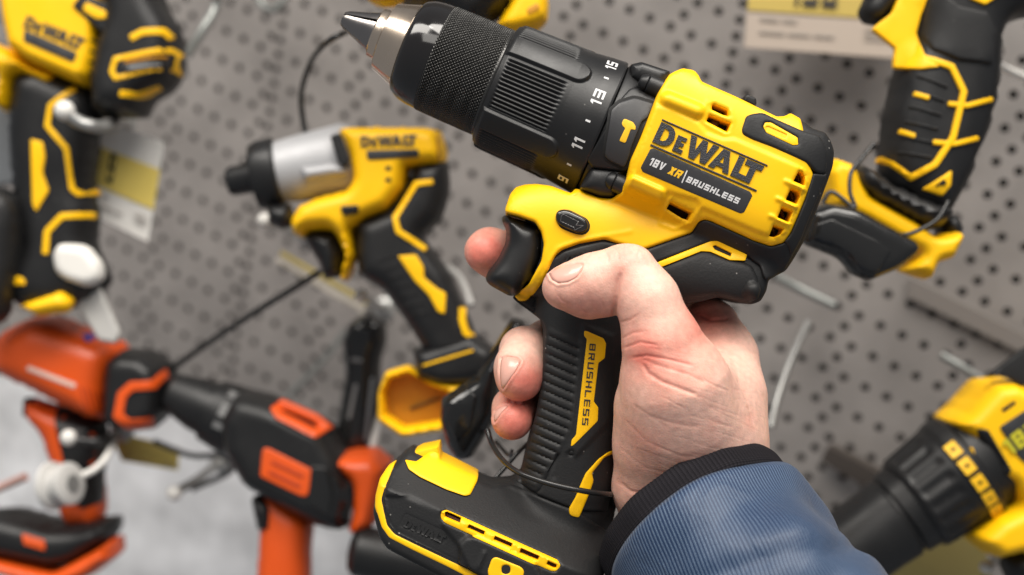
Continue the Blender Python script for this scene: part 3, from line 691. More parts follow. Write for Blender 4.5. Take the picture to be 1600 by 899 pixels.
lathe('nose_ring', FR, pr((-297, 26), (-297, 38), (-295, 40.5), (-288, 41.5), (-283, 42), (-280, 44), (-279, 30)), STEEL, drill, nt=96)
for i in range(3):
    a = 2*math.pi*i/3+math.radians(35)
    def jr(U, TH, Rr, a=a):
        dd = (TH-a+math.pi) % (2*math.pi)-math.pi; lim = np.cos(np.clip(np.abs(dd), 0, math.radians(58))); return np.where(np.abs(dd) < math.radians(57), Rr, Rr*.12)
    lathe('jaw', FR, pr((-353, 4), (-352, 11), (-346, 15), (-320, 24), (-297, 33), (-280, 34)), JAW, drill, nt=72, rad=jr, ang=30)

strip('arrow_mark', [(877, 338), (880, 335), (904, 347), (900, 352), (912, 353)], 1.3, mat('arrow_grey_plastic', (.05, .05, .05), .3), drill, lambda P: QN(P)+1.9, YM, lift=.12, step=1, R=.1, r=.5)  # arrow outline in a lighter grey than the button
strip('arrow_mark', [(877, 338), (876, 346), (897, 356), (898, 360), (912, 353)], 1.3, mat('arrow_grey_plastic', (.05, .05, .05), .3), drill, lambda P: QN(P)+1.9, YM, lift=.12, step=1, R=.1, r=.5)
# ================================================================== THE HAND
def seg3(P, a, b, ra, rb):
    a, b = np.array(a, float), np.array(b, float); ab = b-a; t = np.clip((P-a)@ab/(ab@ab+1e-9), 0, 1)
    return np.linalg.norm(P-a-t[:, None]*ab, axis=1)-(ra+(rb-ra)*t)
def ell(P, c, r, ax=None):
    p = P-np.array(c, float)
    if ax is not None: p = p@np.array(ax, float).T
    q_ = p/np.array(r, float); l = np.linalg.norm(q_, axis=1)+1e-9; g = np.linalg.norm(q_/np.array(r, float), axis=1)+1e-9
    return l*(l-1)/g
def smin(a, b, k_):
    h = np.clip(.5+.5*(b-a)/k_, 0, 1); return b*(1-h)+a*h-k_*h*(1-h)
def chain(P, pts, k_=2.0):
    """pts: (px,py,y,radius px)"""
    d = None
    for (x1, y1, z1, r1), (x2, y2, z2, r2) in zip(pts[:-1], pts[1:]):
        s1, s2 = K*(D+z1)/D, K*(D+z2)/D
        q_ = seg3(P, at(x1, y1, z1), at(x2, y2, z2), r1*s1, r2*s2); d = q_ if d is None else smin(d, q_, k_)
    return d
def hand_sdf(P):
    # thumb : wrist side -> knuckle -> tip
    dist = smin(chain(P, [(968, 421, -5.5, 38), (925, 442, -4, 43), (896, 449, -3.5, 37), (878, 450, -3, 31)], 3),
                chain(P, [(945, 455, -2, 42), (922, 463, -1, 36)], 3), 4)
    prox = chain(P, [(984, 424, -6, 43), (1012, 470, -8, 47), (1032, 530, -8, 57)], 4)
    th = smin(dist, prox, 1.6)
    then_ = chain(P, [(1034, 535, -7, 58), (1053, 598, -4, 80), (1060, 645, 3, 89), (1066, 690, 11, 88), (1082, 770, 18, 86), (1120, 860, 12, 86)], 6)
    th = smin(th, then_, 4)
    heel = chain(P, [(1010, 640, 4, 42), (1008, 700, 9, 42), (1008, 760, 16, 46), (1018, 800, 20, 50)], 6); th = smin(th, heel, 6)
    back = chain(P, [(1110, 512, 40, 46), (1126, 560, 31, 53), (1127, 620, 22, 65), (1119, 685, 18, 73), (1114, 770, 22, 74)], 6)
    back = smin(back, chain(P, [(1146, 645, 26, 43), (1138, 700, 22, 53)], 4), 5)
    th = smin(th, back, 13)
    th = smin(th, chain(P, [(1040, 545, 20, 30), (1100, 530, 40, 34)], 5), 6)       # web behind the grip
    th = smin(th, chain(P, [(1100, 520, 50, 40), (1060, 600, 62, 44), (1050, 700, 58, 44), (1080, 760, 30, 60)], 6), 7)
    idx = chain(P, [(1105, 505, 52, 40), (1010, 440, 64, 34), (900, 405, 62, 32), (800, 394, 47, 32), (765, 392, 36, 34), (757, 393, 31, 31.5)], 3)
    idx = smin(idx, chain(P, [(765, 396, 34, 28), (775, 412, 34, 26)], 3), 3)
    mid = chain(P, [(1090, 560, 56, 38), (990, 545, 68, 34), (905, 528, 62, 33), (853, 532, 45, 30), (818, 548, 30, 35), (812, 575, 21, 37.5), (812, 590, 18, 37.5)], 3)
    rin = chain(P, [(1080, 630, 58, 36), (980, 625, 68, 33), (890, 622, 60, 32), (830, 628, 42, 30), (803, 638, 30, 31), (800, 656, 22, 31.5)], 3)
    pin = chain(P, [(1070, 700, 56, 34), (980, 705, 62, 30), (910, 705, 56, 28), (868, 712, 46, 24)], 3)
    th = smin(th, idx, 1.5); th = smin(th, mid, 1.2); th = np.minimum(th, smin(rin, pin, .8)); 
    return smin(th, rin, .5)
def surface_nets(f, lo, hi, h):
    n = [int((b-a)/h)+1 for a, b in zip(lo, hi)]
    ax = [lo[i]+np.arange(n[i])*h for i in range(3)]
    F = np.empty(n)
    for i, x in enumerate(ax[0]):
        Y, Z = np.meshgrid(ax[1], ax[2], indexing='ij'); P = np.stack([np.full(Y.size, x), Y.ravel(), Z.ravel()], 1); F[i] = f(P).reshape(Y.shape)
    s = F < 0
    c = sum(s[i:n[0]-1+i, j:n[1]-1+j, k_:n[2]-1+k_].astype(int) for i in (0, 1) for j in (0, 1) for k_ in (0, 1))
    act = (c > 0) & (c < 8); idx = -np.ones(act.shape, int); ids = np.argwhere(act); idx[act] = np.arange(len(ids))
    acc = np.zeros((len(ids), 3)); cnt = np.zeros(len(ids))
    cor = [(i, j, k_) for i in (0, 1) for j in (0, 1) for k_ in (0, 1)]
    for a in cor:
        for d in range(3):
            if a[d]: continue
            b = list(a); b[d] = 1
            fa = F[ids[:, 0]+a[0], ids[:, 1]+a[1], ids[:, 2]+a[2]]; fb = F[ids[:, 0]+b[0], ids[:, 1]+b[1], ids[:, 2]+b[2]]
            m_ = (fa < 0) != (fb < 0); t = np.where(m_, fa/np.where(m_, fa-fb, 1), 0)
            p = np.tile(np.array(a, float), (len(ids), 1)); p[:, d] += t; acc[m_] += p[m_]; cnt[m_] += 1
    V = (ids+acc/cnt[:, None])*h+np.array(lo)
    Fc = []
    for d in range(3):
        u, v = (d+1) % 3, (d+2) % 3
        sl0 = [slice(1, -1)]*3; sl0[d] = slice(0, n[d]-1); sl1 = [slice(1, -1)]*3; sl1[d] = slice(1, n[d])
        a, b = s[tuple(sl0)], s[tuple(sl1)]; E = np.argwhere(a != b)
        if not len(E): continue
        inn = a[tuple(E.T)]; off = np.ones(3, int); off[d] = 0; E = E+off
        def g(du, dv):
            q_ = E.copy(); q_[:, u] -= du; q_[:, v] -= dv; return idx[q_[:, 0], q_[:, 1], q_[:, 2]]
        q4 = np.stack([g(1, 1), g(0, 1), g(0, 0), g(1, 0)], 1)
        q4[~inn] = q4[~inn][:, ::-1]; Fc.append(q4[(q4 >= 0).all(1)])
    return V, np.concatenate(Fc)
def grad(f, P, e=.15):
    g = np.stack([f(P+np.eye(3)[i]*e)-f(P-np.eye(3)[i]*e) for i in range(3)], 1); return g/(np.linalg.norm(g, axis=1)[:, None]+1e-9)
def subdivide(V, Fq):
    E = np.concatenate([Fq[:, [i, (i+1) % 4]] for i in range(4)]); E.sort(1); U, inv = np.unique(E, axis=0, return_inverse=True); inv = inv.ravel()
    n = len(V); em = V[U].mean(1); fm = V[Fq].mean(1); nf = len(Fq); ei = [n+inv[i*nf:(i+1)*nf] for i in range(4)]; fi = n+len(U)+np.arange(nf)
    return np.concatenate([V, em, fm]), np.concatenate([np.stack([Fq[:, i], ei[i], fi, ei[i-1]], 1) for i in range(4)])
lo = at(700, 960, 0)*[1, 0, 1]; hi = at(1300, 330, 0)*[1, 0, 1]
V, Fq = surface_nets(hand_sdf, (lo[0]-6, -36, lo[2]-12), (hi[0]+4, 88, hi[2]+6), 1.5)
for it in range(2):
    V, Fq = subdivide(V, Fq)
    V = V-grad(hand_sdf, V)*hand_sdf(V)[:, None]*.9
# light relaxation
def relax(V, Fq, n):
    E = np.concatenate([Fq[:, [i, (i+1) % 4]] for i in range(4)]); 
    for _ in range(n):
        A = np.zeros_like(V); c = np.zeros(len(V)); np.add.at(A, E[:, 0], V[E[:, 1]]); np.add.at(c, E[:, 0], 1); np.add.at(A, E[:, 1], V[E[:, 0]]); np.add.at(c, E[:, 1], 1)
        V = V*.5+.5*A/c[:, None]
    return V
V = relax(V, Fq, 6)
N = grad(hand_sdf, V)
kk = K*(D+V[:, 1])/D; PX = np.stack([V[:, 0]/kk+800, 449.5-V[:, 2]/kk], 1)
front = sstep(-N[:, 1], -.15, .25)*(V[:, 1] < 60)
disp = np.zeros(len(V)); red = np.zeros(len(V))
CR = [  # skin folds: polyline in photo px, half width px, depth mm
    ([(1003, 566), (1012, 583), (1035, 597), (1070, 610), (1092, 618)], 3.2, .45), ([(1000, 560), (1030, 572), (1075, 585), (1105, 600)], 2.6, .2),
    ([(985, 560), (1010, 556), (1045, 562), (1085, 572)], 2.0, .35), ([(972, 545), (1000, 535), (1030, 540)], 2.0, .3), ([(970, 530), (990, 520), (1010, 518)], 1.8, .22),
    ([(966, 505), (985, 500), (1000, 490)], 1.8, .2), ([(985, 630), (1015, 650), (1050, 662), (1090, 668)], 2.6, .13), ([(975, 655), (1010, 690), (1060, 712), (1090, 715)], 2.4, .10),
    ([(968, 700), (1005, 730), (1050, 742)], 2.4, .08), ([(966, 752), (985, 768), (1005, 772)], 3, .3), ([(1095, 590), (1115, 602), (1140, 612)], 1.8, .18),
    ([(957, 500), (962, 470), (966, 440), (970, 424)], 3.2, .7), ([(945, 392), (951, 402), (950, 415)], 1.6, .2), ([(958, 384), (966, 396), (967, 410)], 1.6, .18), ([(972, 380), (975, 392), (974, 404)], 1.6, .16), ([(1000, 388), (996, 400), (1003, 412)], 1.5, .14),
    ([(905, 478), (915, 490), (917, 500)], 1.6, .14), ([(928, 478), (935, 492)], 1.6, .14), ([(940, 470), (946, 488)], 1.5, .12), ([(868, 455), (876, 468), (890, 478)], 1.5, .12),
    ([(1092, 490), (1110, 500), (1140, 498)], 2.5, .5), ([(1135, 560), (1150, 600), (1170, 640)], 5, -.35), ([(1150, 590), (1172, 640), (1178, 668)], 3, .3)]
rs = np.random.RandomState(3)
for i in range(60):   # fine wrinkles running across the ball of the thumb and the wrist
    x, y = rs.uniform(985, 1150), rs.uniform(520, 760); a = rs.uniform(.1, .55); L = rs.uniform(30, 90)
    CR.append(([(x, y), (x+L*.5, y+L*.5*a+rs.uniform(-2, 2)), (x+L, y+L*a)], 1.4, rs.uniform(.02, .07)))
for pl, w, dp in CR:
    b = np.array(pl); m_ = (PX[:, 0] > b[:, 0].min()-15) & (PX[:, 0] < b[:, 0].max()+15) & (PX[:, 1] > b[:, 1].min()-15) & (PX[:, 1] < b[:, 1].max()+15)
    d = seg_dist(PX[m_], pl, False); ends = np.minimum(1, np.minimum(np.hypot(*(PX[m_]-b[0]).T), np.hypot(*(PX[m_]-b[-1]).T))/8)
    g = np.exp(-(d/w)**2)*ends; disp[m_] -= dp*g*front[m_]; red[m_] += np.clip(dp, 0, .35)*.6*np.exp(-(d/(w*3))**2)*front[m_]
# nail beds
NAILS = [([(856, 424), (872, 417), (902, 412.5), (911, 413), (908, 424), (901, 434), (888, 441), (872, 443), (862, 437)], 'thumb'),
         ([(783, 560), (792, 557), (809, 560), (814, 566), (806, 580), (794, 596), (786, 609), (783, 604), (781, 580)], 'middle'),
         ([(771, 652), (774, 642), (787, 634), (795, 634), (783, 646), (773, 661)], 'ring')]
for pl, _ in NAILS:
    d = seg_dist(PX, pl); i_ = inside(PX, pl); disp += np.where(i_, -.25*front, 0)+.30*np.exp(-((d-3)/2.2)**2)*np.where(i_, 0, 1)*front
V = V+N*disp[:, None]
for (cx, cy, r_, a) in ((757, 395, 45, 1.0), (825, 600, 42, .9), (803, 668, 42, 1.1), (872, 470, 34, .5), (975, 398, 26, .3), (1030, 555, 60, .5), (925, 482, 36, .5), (1020, 700, 70, .25), (1110, 500, 40, .5), (1000, 545, 35, .3), (845, 540, 25, -.4), (1085, 500, 40, .2)):
    red += a*np.exp(-(((PX[:, 0]-cx)**2+(PX[:, 1]-cy)**2)/r_**2))
person = mk('person', V, Fq, mat('skin_tmp', (.5, .3, .2)), None, ang=180)
at_ = person.data.attributes.new('flush', 'FLOAT', 'POINT')
vals = np.clip(red, -.4, 1.2)
if len(person.data.vertices) == len(vals): at_.data.foreach_set('value', vals.astype(np.float32))
sk = bpy.data.materials.new('skin'); sk.use_nodes = True; nt_ = sk.node_tree; b = nt_.nodes['Principled BSDF']
b.inputs['Roughness'].default_value = .46; b.inputs['Specular IOR Level'].default_value = .42
b.inputs['Subsurface Weight'].default_value = .22; b.inputs['Subsurface Radius'].default_value = (1.0, .35, .2); b.inputs['Subsurface Scale'].default_value = .0035
an = nt_.nodes.new('ShaderNodeAttribute'); an.attribute_name = 'flush'
tc = nt_.nodes.new('ShaderNodeTexCoord')
def nz(sc, det=4, dist=0):
    t = nt_.nodes.new('ShaderNodeTexNoise'); t.inputs['Scale'].default_value = sc; t.inputs['Detail'].default_value = det; t.inputs['Distortion'].default_value = dist
    nt_.links.new(tc.outputs['Object'], t.inputs['Vector']); return t.outputs[0]
def mathn(op, a, c):
    n = nt_.nodes.new('ShaderNodeMath'); n.operation = op
    for i, x in enumerate((a, c)):
        if isinstance(x, (int, float)): n.inputs[i].default_value = x
        else: nt_.links.new(x, n.inputs[i])
    return n.outputs[0]
fl = mathn('ADD', an.outputs['Fac'], mathn('MULTIPLY', mathn('SUBTRACT', nz(70, 5, .6), .5), 1.0))
cr = nt_.nodes.new('ShaderNodeValToRGB'); e = cr.color_ramp.elements
e[0].position = 0; e[0].color = (.76, .46, .365, 1); e[1].position = 1; e[1].color = (.68, .20, .15, 1)
x = e.new(.35); x.color = (.74, .385, .30, 1)
nt_.links.new(fl, cr.inputs[0])
mx = nt_.nodes.new('ShaderNodeMixRGB'); mx.blend_type = 'MULTIPLY'; mx.inputs[0].default_value = 1; nt_.links.new(cr.outputs[0], mx.inputs[1])
mr = nt_.nodes.new('ShaderNodeMapRange'); mr.inputs[1].default_value = .3; mr.inputs[2].default_value = .7; mr.inputs[3].default_value = .9; mr.inputs[4].default_value = 1.1
nt_.links.new(nz(420, 4), mr.inputs[0]); nt_.links.new(mr.outputs[0], mx.inputs[2]); nt_.links.new(mx.outputs[0], b.inputs['Base Color'])
vo_ = nt_.nodes.new('ShaderNodeTexVoronoi'); vo_.feature = 'DISTANCE_TO_EDGE'; vo_.inputs['Scale'].default_value = 1100; nt_.links.new(tc.outputs['Object'], vo_.inputs['Vector'])
hgt = mathn('ADD', mathn('MULTIPLY', vo_.outputs['Distance'], 1.1), mathn('MULTIPLY', nz(500, 5, .5), .9))
bp = nt_.nodes.new('ShaderNodeBump'); bp.inputs['Strength'].default_value = .42; bp.inputs['Distance'].default_value = .00022
nt_.links.new(hgt, bp.inputs['Height']); nt_.links.new(bp.outputs[0], b.inputs['Normal'])
person.data.materials[0] = sk
tag(person, 'person in a blue jacket gripping the drill with the bare right hand', 'person')
# nails follow the flesh: march from the lens onto the sdf
def on_hand(px, py, y_start=-34, lift=0):
    P = np.array([at(px, py, y_start)]); dirv = P[0]-np.array([0, -D, 0]); dirv /= np.linalg.norm(dirv)
    for _ in range(60):
        d = hand_sdf(P)[0]
        if d < .02: break
        P = P+dirv*d*.9
    return P[0]
nailm = mat('nail', (.66, .36, .29), .24, vary=.05, coat=.3)
for pl, nm in NAILS:
    pg = rnd(pl, 6); c = np.mean(pg, 0); rings = 5; v = [on_hand(*c)]; F = []
    for i in range(1, rings+1):
        for p in pg: v.append(on_hand(*(c+(np.array(p)-c)*i/rings)))
    n = len(pg); v = np.array(v); Nn = grad(hand_sdf, v)
    lf = np.array([.28]+[.28*(1-(i/rings)**4)+.02 for i in range(1, rings+1) for _ in pg]); v = v+Nn*lf[:, None]
    v = relax(v, np.array([(1+i*n+j, 1+i*n+(j+1) % n, 1+(i+1)*n+(j+1) % n, 1+(i+1)*n+j) for i in range(rings-1) for j in range(n)]), 0)
    for j in range(n): F.append((0, 1+(j+1) % n, 1+j))
    for i in range(rings-1):
        for j in range(n):
            F.append((1+i*n+j, 1+i*n+(j+1) % n, 1+(i+1)*n+(j+1) % n, 1+(i+1)*n+j))
    # rim
    low = v[1+(rings-1)*n:]-Nn[1+(rings-1)*n:]*.5; v = np.concatenate([v, low]); s0 = 1+(rings-1)*n; s1 = 1+rings*n
    for j in range(n): F.append((s0+j, s0+(j+1) % n, s1+(j+1) % n, s1+j))
    mk('nail', v, F, nailm, person, ang=180)

# ------------------------------------------------------------------ sleeve
C0 = at(1081, 806, 13.0); dA = np.array([.53*.86, -.58, -.85*.80]); dA /= np.linalg.norm(dA)
pA = np.array([.85, 0, .53]); pA -= dA*(pA@dA); pA /= np.linalg.norm(pA); qA = np.cross(dA, pA); qA *= -np.sign(qA[1])
def ring_pts(c, a, b, th): return c+a*np.cos(th)[:, None]*pA+b*np.sin(th)[:, None]*qA
def fold(s, th):
    return 1.6*np.sin(3*th+s*.07+1)+1.3*np.sin(2*th+s*.13)*np.clip(s/25, 0, 1)*np.clip(s/25, 0, 1)+1.2*np.sin(5*th-s*.11)*np.clip(s/30, 0, 1)-1.5*np.exp(-((s-32-14*np.sin(th*1.0+.6))/3.5)**2)-1.2*np.exp(-((s-52+10*np.sin(th+2))/3.0)**2)+2.0*np.sin(s*.16+2*np.sin(th*2)+th)*np.clip(s/22, 0, 1)*.9
def tube_cloth(name, s0, s1, ns, nth, rf, m, thick=.9, uvname=True):
    v, F, uv = [], [], []
    th = np.arange(nth)/nth*2*math.pi; ss = np.linspace(s0, s1, ns)
    for s in ss:
        a, b = rf(s, th); v.append(C0+dA*s+a[:, None]*np.cos(th)[:, None]*pA+b[:, None]*np.sin(th)[:, None]*qA)
    v = np.concatenate(v)
    for i in range(ns-1):
        for j in range(nth):
            k_ = (j+1) % nth; F.append((i*nth+j, (i+1)*nth+j, (i+1)*nth+k_, i*nth+k_))
    me_o = mk(name, v, F, m, person, ang=80)
    ul = me_o.data.uv_layers.new(name='UVMap')
    for p in me_o.data.polygons:
        for li, vi in zip(p.loop_indices, p.vertices):
            i, j = divmod(vi, nth); u = j/nth
            if j == 0 and any(w % nth == nth-1 for w in p.vertices): u = 1.0
            ul.data[li].uv = (u, ss[i]/200)
    md = me_o.modifiers.new('cloth', 'SOLIDIFY'); md.thickness = thick*.001; md.offset = -1
    return me_o
def sl_r(s, th):
    g = np.clip((s-6)/90, 0, 1.4)
    a = 35+7*g+fold(s, th)*.8; b = 34.5+8*g+fold(s, th+.5)
    e = np.clip((9.8-s)/3.5, 0, 1); a = a-1.0*e**2; b = b-1.0*e**2
    return a, b
jm = bpy.data.materials.new('pinstriped_blue_fabric'); jm.use_nodes = True; n = jm.node_tree; b = n.nodes['Principled BSDF']
b.inputs['Roughness'].default_value = .5; b.inputs['Sheen Weight'].default_value = .08; b.inputs['Specular IOR Level'].default_value = .4
uvn = n.nodes.new('ShaderNodeUVMap'); uvn.uv_map = 'UVMap'; sx = n.nodes.new('ShaderNodeSeparateXYZ'); n.links.new(uvn.outputs[0], sx.inputs[0])
def M(op, a, c=None):
    q_ = n.nodes.new('ShaderNodeMath'); q_.operation = op
    for i, x in enumerate((a, c)):
        if x is None: continue
        if isinstance(x, (int, float)): q_.inputs[i].default_value = x
        else: n.links.new(x, q_.inputs[i])
    return q_.outputs[0]
ph = M('ADD', M('MULTIPLY', sx.outputs[0], 190), M('MULTIPLY', sx.outputs[1], -30))
tri = M('ABSOLUTE', M('SUBTRACT', M('FRACT', ph), .5))
mr = n.nodes.new('ShaderNodeMapRange'); mr.inputs[1].default_value = .34; mr.inputs[2].default_value = .45; mr.inputs[3].default_value = 0; mr.inputs[4].default_value = 1; n.links.new(tri, mr.inputs[0])
tcj = n.nodes.new('ShaderNodeTexCoord'); nj = n.nodes.new('ShaderNodeTexNoise'); nj.inputs['Scale'].default_value = 40; n.links.new(tcj.outputs['Object'], nj.inputs['Vector'])
mrn = n.nodes.new('ShaderNodeMapRange'); mrn.inputs[1].default_value = .3; mrn.inputs[2].default_value = .7; mrn.inputs[3].default_value = .5; mrn.inputs[4].default_value = .95; n.links.new(nj.outputs[0], mrn.inputs[0])
mxj = n.nodes.new('ShaderNodeMixRGB'); n.links.new(M('MULTIPLY', mr.outputs[0], mrn.outputs[0]), mxj.inputs[0]); mxj.inputs[1].default_value = (.006, .023, .066, 1); mxj.inputs[2].default_value = (.17, .245, .35, 1)
n.links.new(mxj.outputs[0], b.inputs['Base Color'])
bj = n.nodes.new('ShaderNodeBump'); bj.inputs['Strength'].default_value = .35; bj.inputs['Distance'].default_value = .0002; n.links.new(mr.outputs[0], bj.inputs['Height']); 
bj2 = n.nodes.new('ShaderNodeBump'); bj2.inputs['Strength'].default_value = .22; bj2.inputs['Distance'].default_value = .004
nk = n.nodes.new('ShaderNodeTexNoise'); nk.inputs['Scale'].default_value = 55; nk.inputs['Detail'].default_value = 3; nk.inputs['Distortion'].default_value = 1.2; n.links.new(tcj.outputs['Object'], nk.inputs['Vector'])
n.links.new(nk.outputs[0], bj2.inputs['Height']); n.links.new(bj.outputs[0], bj2.inputs['Normal']); n.links.new(bj2.outputs[0], b.inputs['Normal'])
slv = tube_cloth('jacket_sleeve', 7.0, 175, 90, 240, sl_r, jm)
cm = bpy.data.materials.new('black_rib_knit'); cm.use_nodes = True; n = cm.node_tree; b = n.nodes['Principled BSDF']; b.inputs['Roughness'].default_value = .95; b.inputs['Specular IOR Level'].default_value = .12
uvn = n.nodes.new('ShaderNodeUVMap'); uvn.uv_map = 'UVMap'; sx = n.nodes.new('ShaderNodeSeparateXYZ'); n.links.new(uvn.outputs[0], sx.inputs[0])
w1 = M('SINE', M('MULTIPLY', sx.outputs[0], 150*2*math.pi)); w2 = M('SINE', M('MULTIPLY', sx.outputs[1], 200/.55*2*math.pi))
mr = n.nodes.new('ShaderNodeMapRange'); mr.inputs[1].default_value = -1; mr.inputs[2].default_value = 1; n.links.new(M('ADD', M('MULTIPLY', w1, .7), M('MULTIPLY', w2, .3)), mr.inputs[0])
bj = n.nodes.new('ShaderNodeBump'); bj.inputs['Strength'].default_value = .9; bj.inputs['Distance'].default_value = .0006; n.links.new(mr.outputs[0], bj.inputs['Height']); n.links.new(bj.outputs[0], b.inputs['Normal'])
mxc = n.nodes.new('ShaderNodeMixRGB'); n.links.new(mr.outputs[0], mxc.inputs[0]); mxc.inputs[1].default_value = (.002, .002, .003, 1); mxc.inputs[2].default_value = (.024, .022, .026, 1); n.links.new(mxc.outputs[0], b.inputs['Base Color'])
def cf_r(s, th):
    t = np.clip((s+3.0)/12, 0, 1); r_ = -1.6*(1-math.sin(min(1, t*3)*math.pi/2))+.10*np.cos(150*th); w = .3*np.sin(7*th)+.2*np.sin(13*th+1)-2.2*np.clip((s-5.6)/2.0, 0, 1)
    return 33.4+r_+w, 32.6+r_+w
cf = tube_cloth('cuff', -2.6, 12, 16, 1200, cf_r, cm, thick=1.6)

hairs = []
for i in range(16):
    x0, y0 = rs.uniform(1165, 1186), rs.uniform(600, 672); q0 = on_hand(x0, y0); g0 = grad(hand_sdf, np.array([q0]))[0]
    a0 = q0-g0*.2; d0 = np.array([rs.uniform(.3, 1), -.3, rs.uniform(-1.2, -.2)]); d0 /= np.linalg.norm(d0)
    hairs.append([a0, a0+g0*1.6+d0*1.2, a0+g0*2.4+d0*3.8])
hv, hf = [], []
for h_ in hairs:
    C_ = catmull(h_, 4)
    for i, c in enumerate(C_):
        for j in range(3): hv.append(c+.035*np.array([math.cos(j*2.1), math.sin(j*2.1), .3*j]))
    b0_ = len(hv)-3*len(C_)
    for i in range(len(C_)-1):
        for j in range(3): hf.append((b0_+3*i+j, b0_+3*i+(j+1) % 3, b0_+3*i+3+(j+1) % 3, b0_+3*i+3+j))
mk('arm_hair', hv, hf, mat('brown_hair', (.20, .12, .06), .4), person)
# ================================================================== BLURRED THINGS BEHIND
def cable(px_pts, r, m, name, label, cat, group=None):
    o = tube(name, [at(*p) for p in px_pts], r, m); return tag(o, label, cat, group)
CAB = mat('black_cable', (.015, .015, .015), .3)
cable([(762, 672, 34), (768, 692, 30), (783, 716, 20), (806, 736, 9), (840, 750, 4), (875, 760, 3.0), (915, 768, 4.0), (945, 772, 9), (968, 773, 24), (990, 770, 40)], .95, CAB, 'security_cable', 'thin black security cable crossing the front of the drill grip above the foot', 'cable')
cable([(842, 678, 60), (812, 705, 52), (790, 730, 50), (768, 754, 48), (740, 785, 46)], .8, CAB, 'security_cable', 'thin black cable passing behind the grip, between ring finger and foot', 'cable')

# ---- upper right driver
def tool(name, label): return thing(name, label, 'power tool')
g = tool('cordless_grinder', 'yellow and black cordless tool hanging at upper right, ribbed grip with hexagon trim')
Y1 = 118
gr, gq = lump('grip', [(1425, -60), (1680, -60), (1640, 30), (1597, 28), (1565, 40), (1560, 80), (1555, 150), (1537, 215), (1515, 270), (1482, 330), (1470, 348), (1430, 335), (1380, 295), (1370, 250), (1378, 180), (1395, 110), (1420, 60)], BLK, g, Y1, 20, r=14, R=16, step=5)
patch('yellow_neck', [(1400, -60), (1470, -60), (1452, -10), (1432, 52), (1448, 92), (1470, 104), (1440, 108), (1410, 107), (1397, 106), (1398, 90), (1400, 75), (1363, 45), (1375, 35), (1395, 20), (1408, -10)], YEL, g, lambda P: np.maximum(gq(P), 11), Y1, lift=1.5)
strip('hexagon_trim', [(1444, 90), (1488, 104), (1507, 143), (1490, 215), (1462, 257), (1424, 278), (1374, 248)], 10, YEL, g, gq, Y1, lift=1.3)
strip('trim_band', [(1482, 162), (1512, 165), (1552, 155)], 8, YEL, g, gq, Y1, lift=1.2); strip('trim_band', [(1458, 222), (1492, 225), (1530, 216)], 8, YEL, g, gq, Y1, lift=1.2)
strip('trim_tab', [(1428, 146), (1453, 153)], 8, YEL, g, gq, Y1, lift=1.2); strip('trim_tab', [(1405, 205), (1431, 213)], 8, YEL, g, gq, Y1, lift=1.2)
for i in range(6):
    a, b_ = (1432-i*6, 118+i*24), (1482-i*5, 136+i*22); strip('grip_rib', [a, b_], 4, RUB, g, gq, Y1, lift=1.0)
patch('yellow_crest', [(1500, -60), (1600, -60), (1560, -5), (1540, 8), (1515, -2)], YEL, g, gq, Y1, lift=1.2)
patch('side_pad', [(1452, -8), (1480, -8), (1500, 8), (1545, 18), (1560, 50), (1552, 100), (1500, 94), (1458, 78), (1434, 52)], RUB, g, gq, Y1, lift=1.6, R=1.5)
patch('warning_triangle', [(1488, 266), (1487, 290), (1473, 307), (1441, 296)], YEL, g, gq, Y1, lift=1.2)
patch('warning_sign', [(1476, 279), (1480, 288), (1460, 292)], BLK, g, gq, Y1, lift=1.6, R=.2)
lump('trigger', [(1338, 22), (1362, -30), (1415, -30), (1404, 12), (1372, 43), (1350, 38)], BLK, g, Y1, 11, r=8)
nk_, nq = lump('neck', [(1330, 265), (1345, 255), (1385, 285), (1440, 310), (1482, 322), (1484, 345), (1452, 362), (1415, 350), (1345, 310), (1326, 290)], BLK, g, Y1-4, 19, r=10, R=12)
lump('battery_foot', [(1280, 270), (1296, 248), (1325, 258), (1352, 308), (1420, 345), (1450, 368), (1492, 362), (1497, 372), (1480, 406), (1457, 412), (1446, 438), (1403, 424), (1425, 398), (1340, 350), (1288, 325)], YEL, g, Y1, 16, r=5, R=5)
lump('foot_latch', [(1455, 335), (1490, 333), (1502, 360), (1490, 382), (1465, 370)], BLK, g, Y1+8, 13, r=8, R=8)
bx, bq = lump('security_tag', [(1250, 380), (1262, 328), (1292, 316), (1335, 325), (1434, 380), (1434, 396), (1400, 422), (1356, 440), (1330, 430), (1308, 404)], BLKG, None, 88, 8, r=10, R=6, step=3)
patch('tag_face', [(1275, 350), (1300, 342), (1375, 378), (1392, 392), (1372, 425), (1345, 425), (1320, 395), (1268, 378)], BLKG, bx, bq, 88, lift=1.2)
tag(bx, 'glossy black plastic security tag clipped under the upper right tool', 'security tag')
cable([(1365, 225, 100), (1345, 250, 96), (1330, 270, 94), (1328, 300, 92), (1335, 325, 90), (1300, 300, 92), (1285, 318, 92)], .9, CAB, 'security_cable', 'black cable looped round the neck of the upper right tool', 'cable')
cable([(1482, 315, 96), (1462, 345, 94), (1420, 366, 92), (1395, 365, 90)], .9, CAB, 'security_cable', 'short black cable end at the foot of the upper right tool', 'cable')

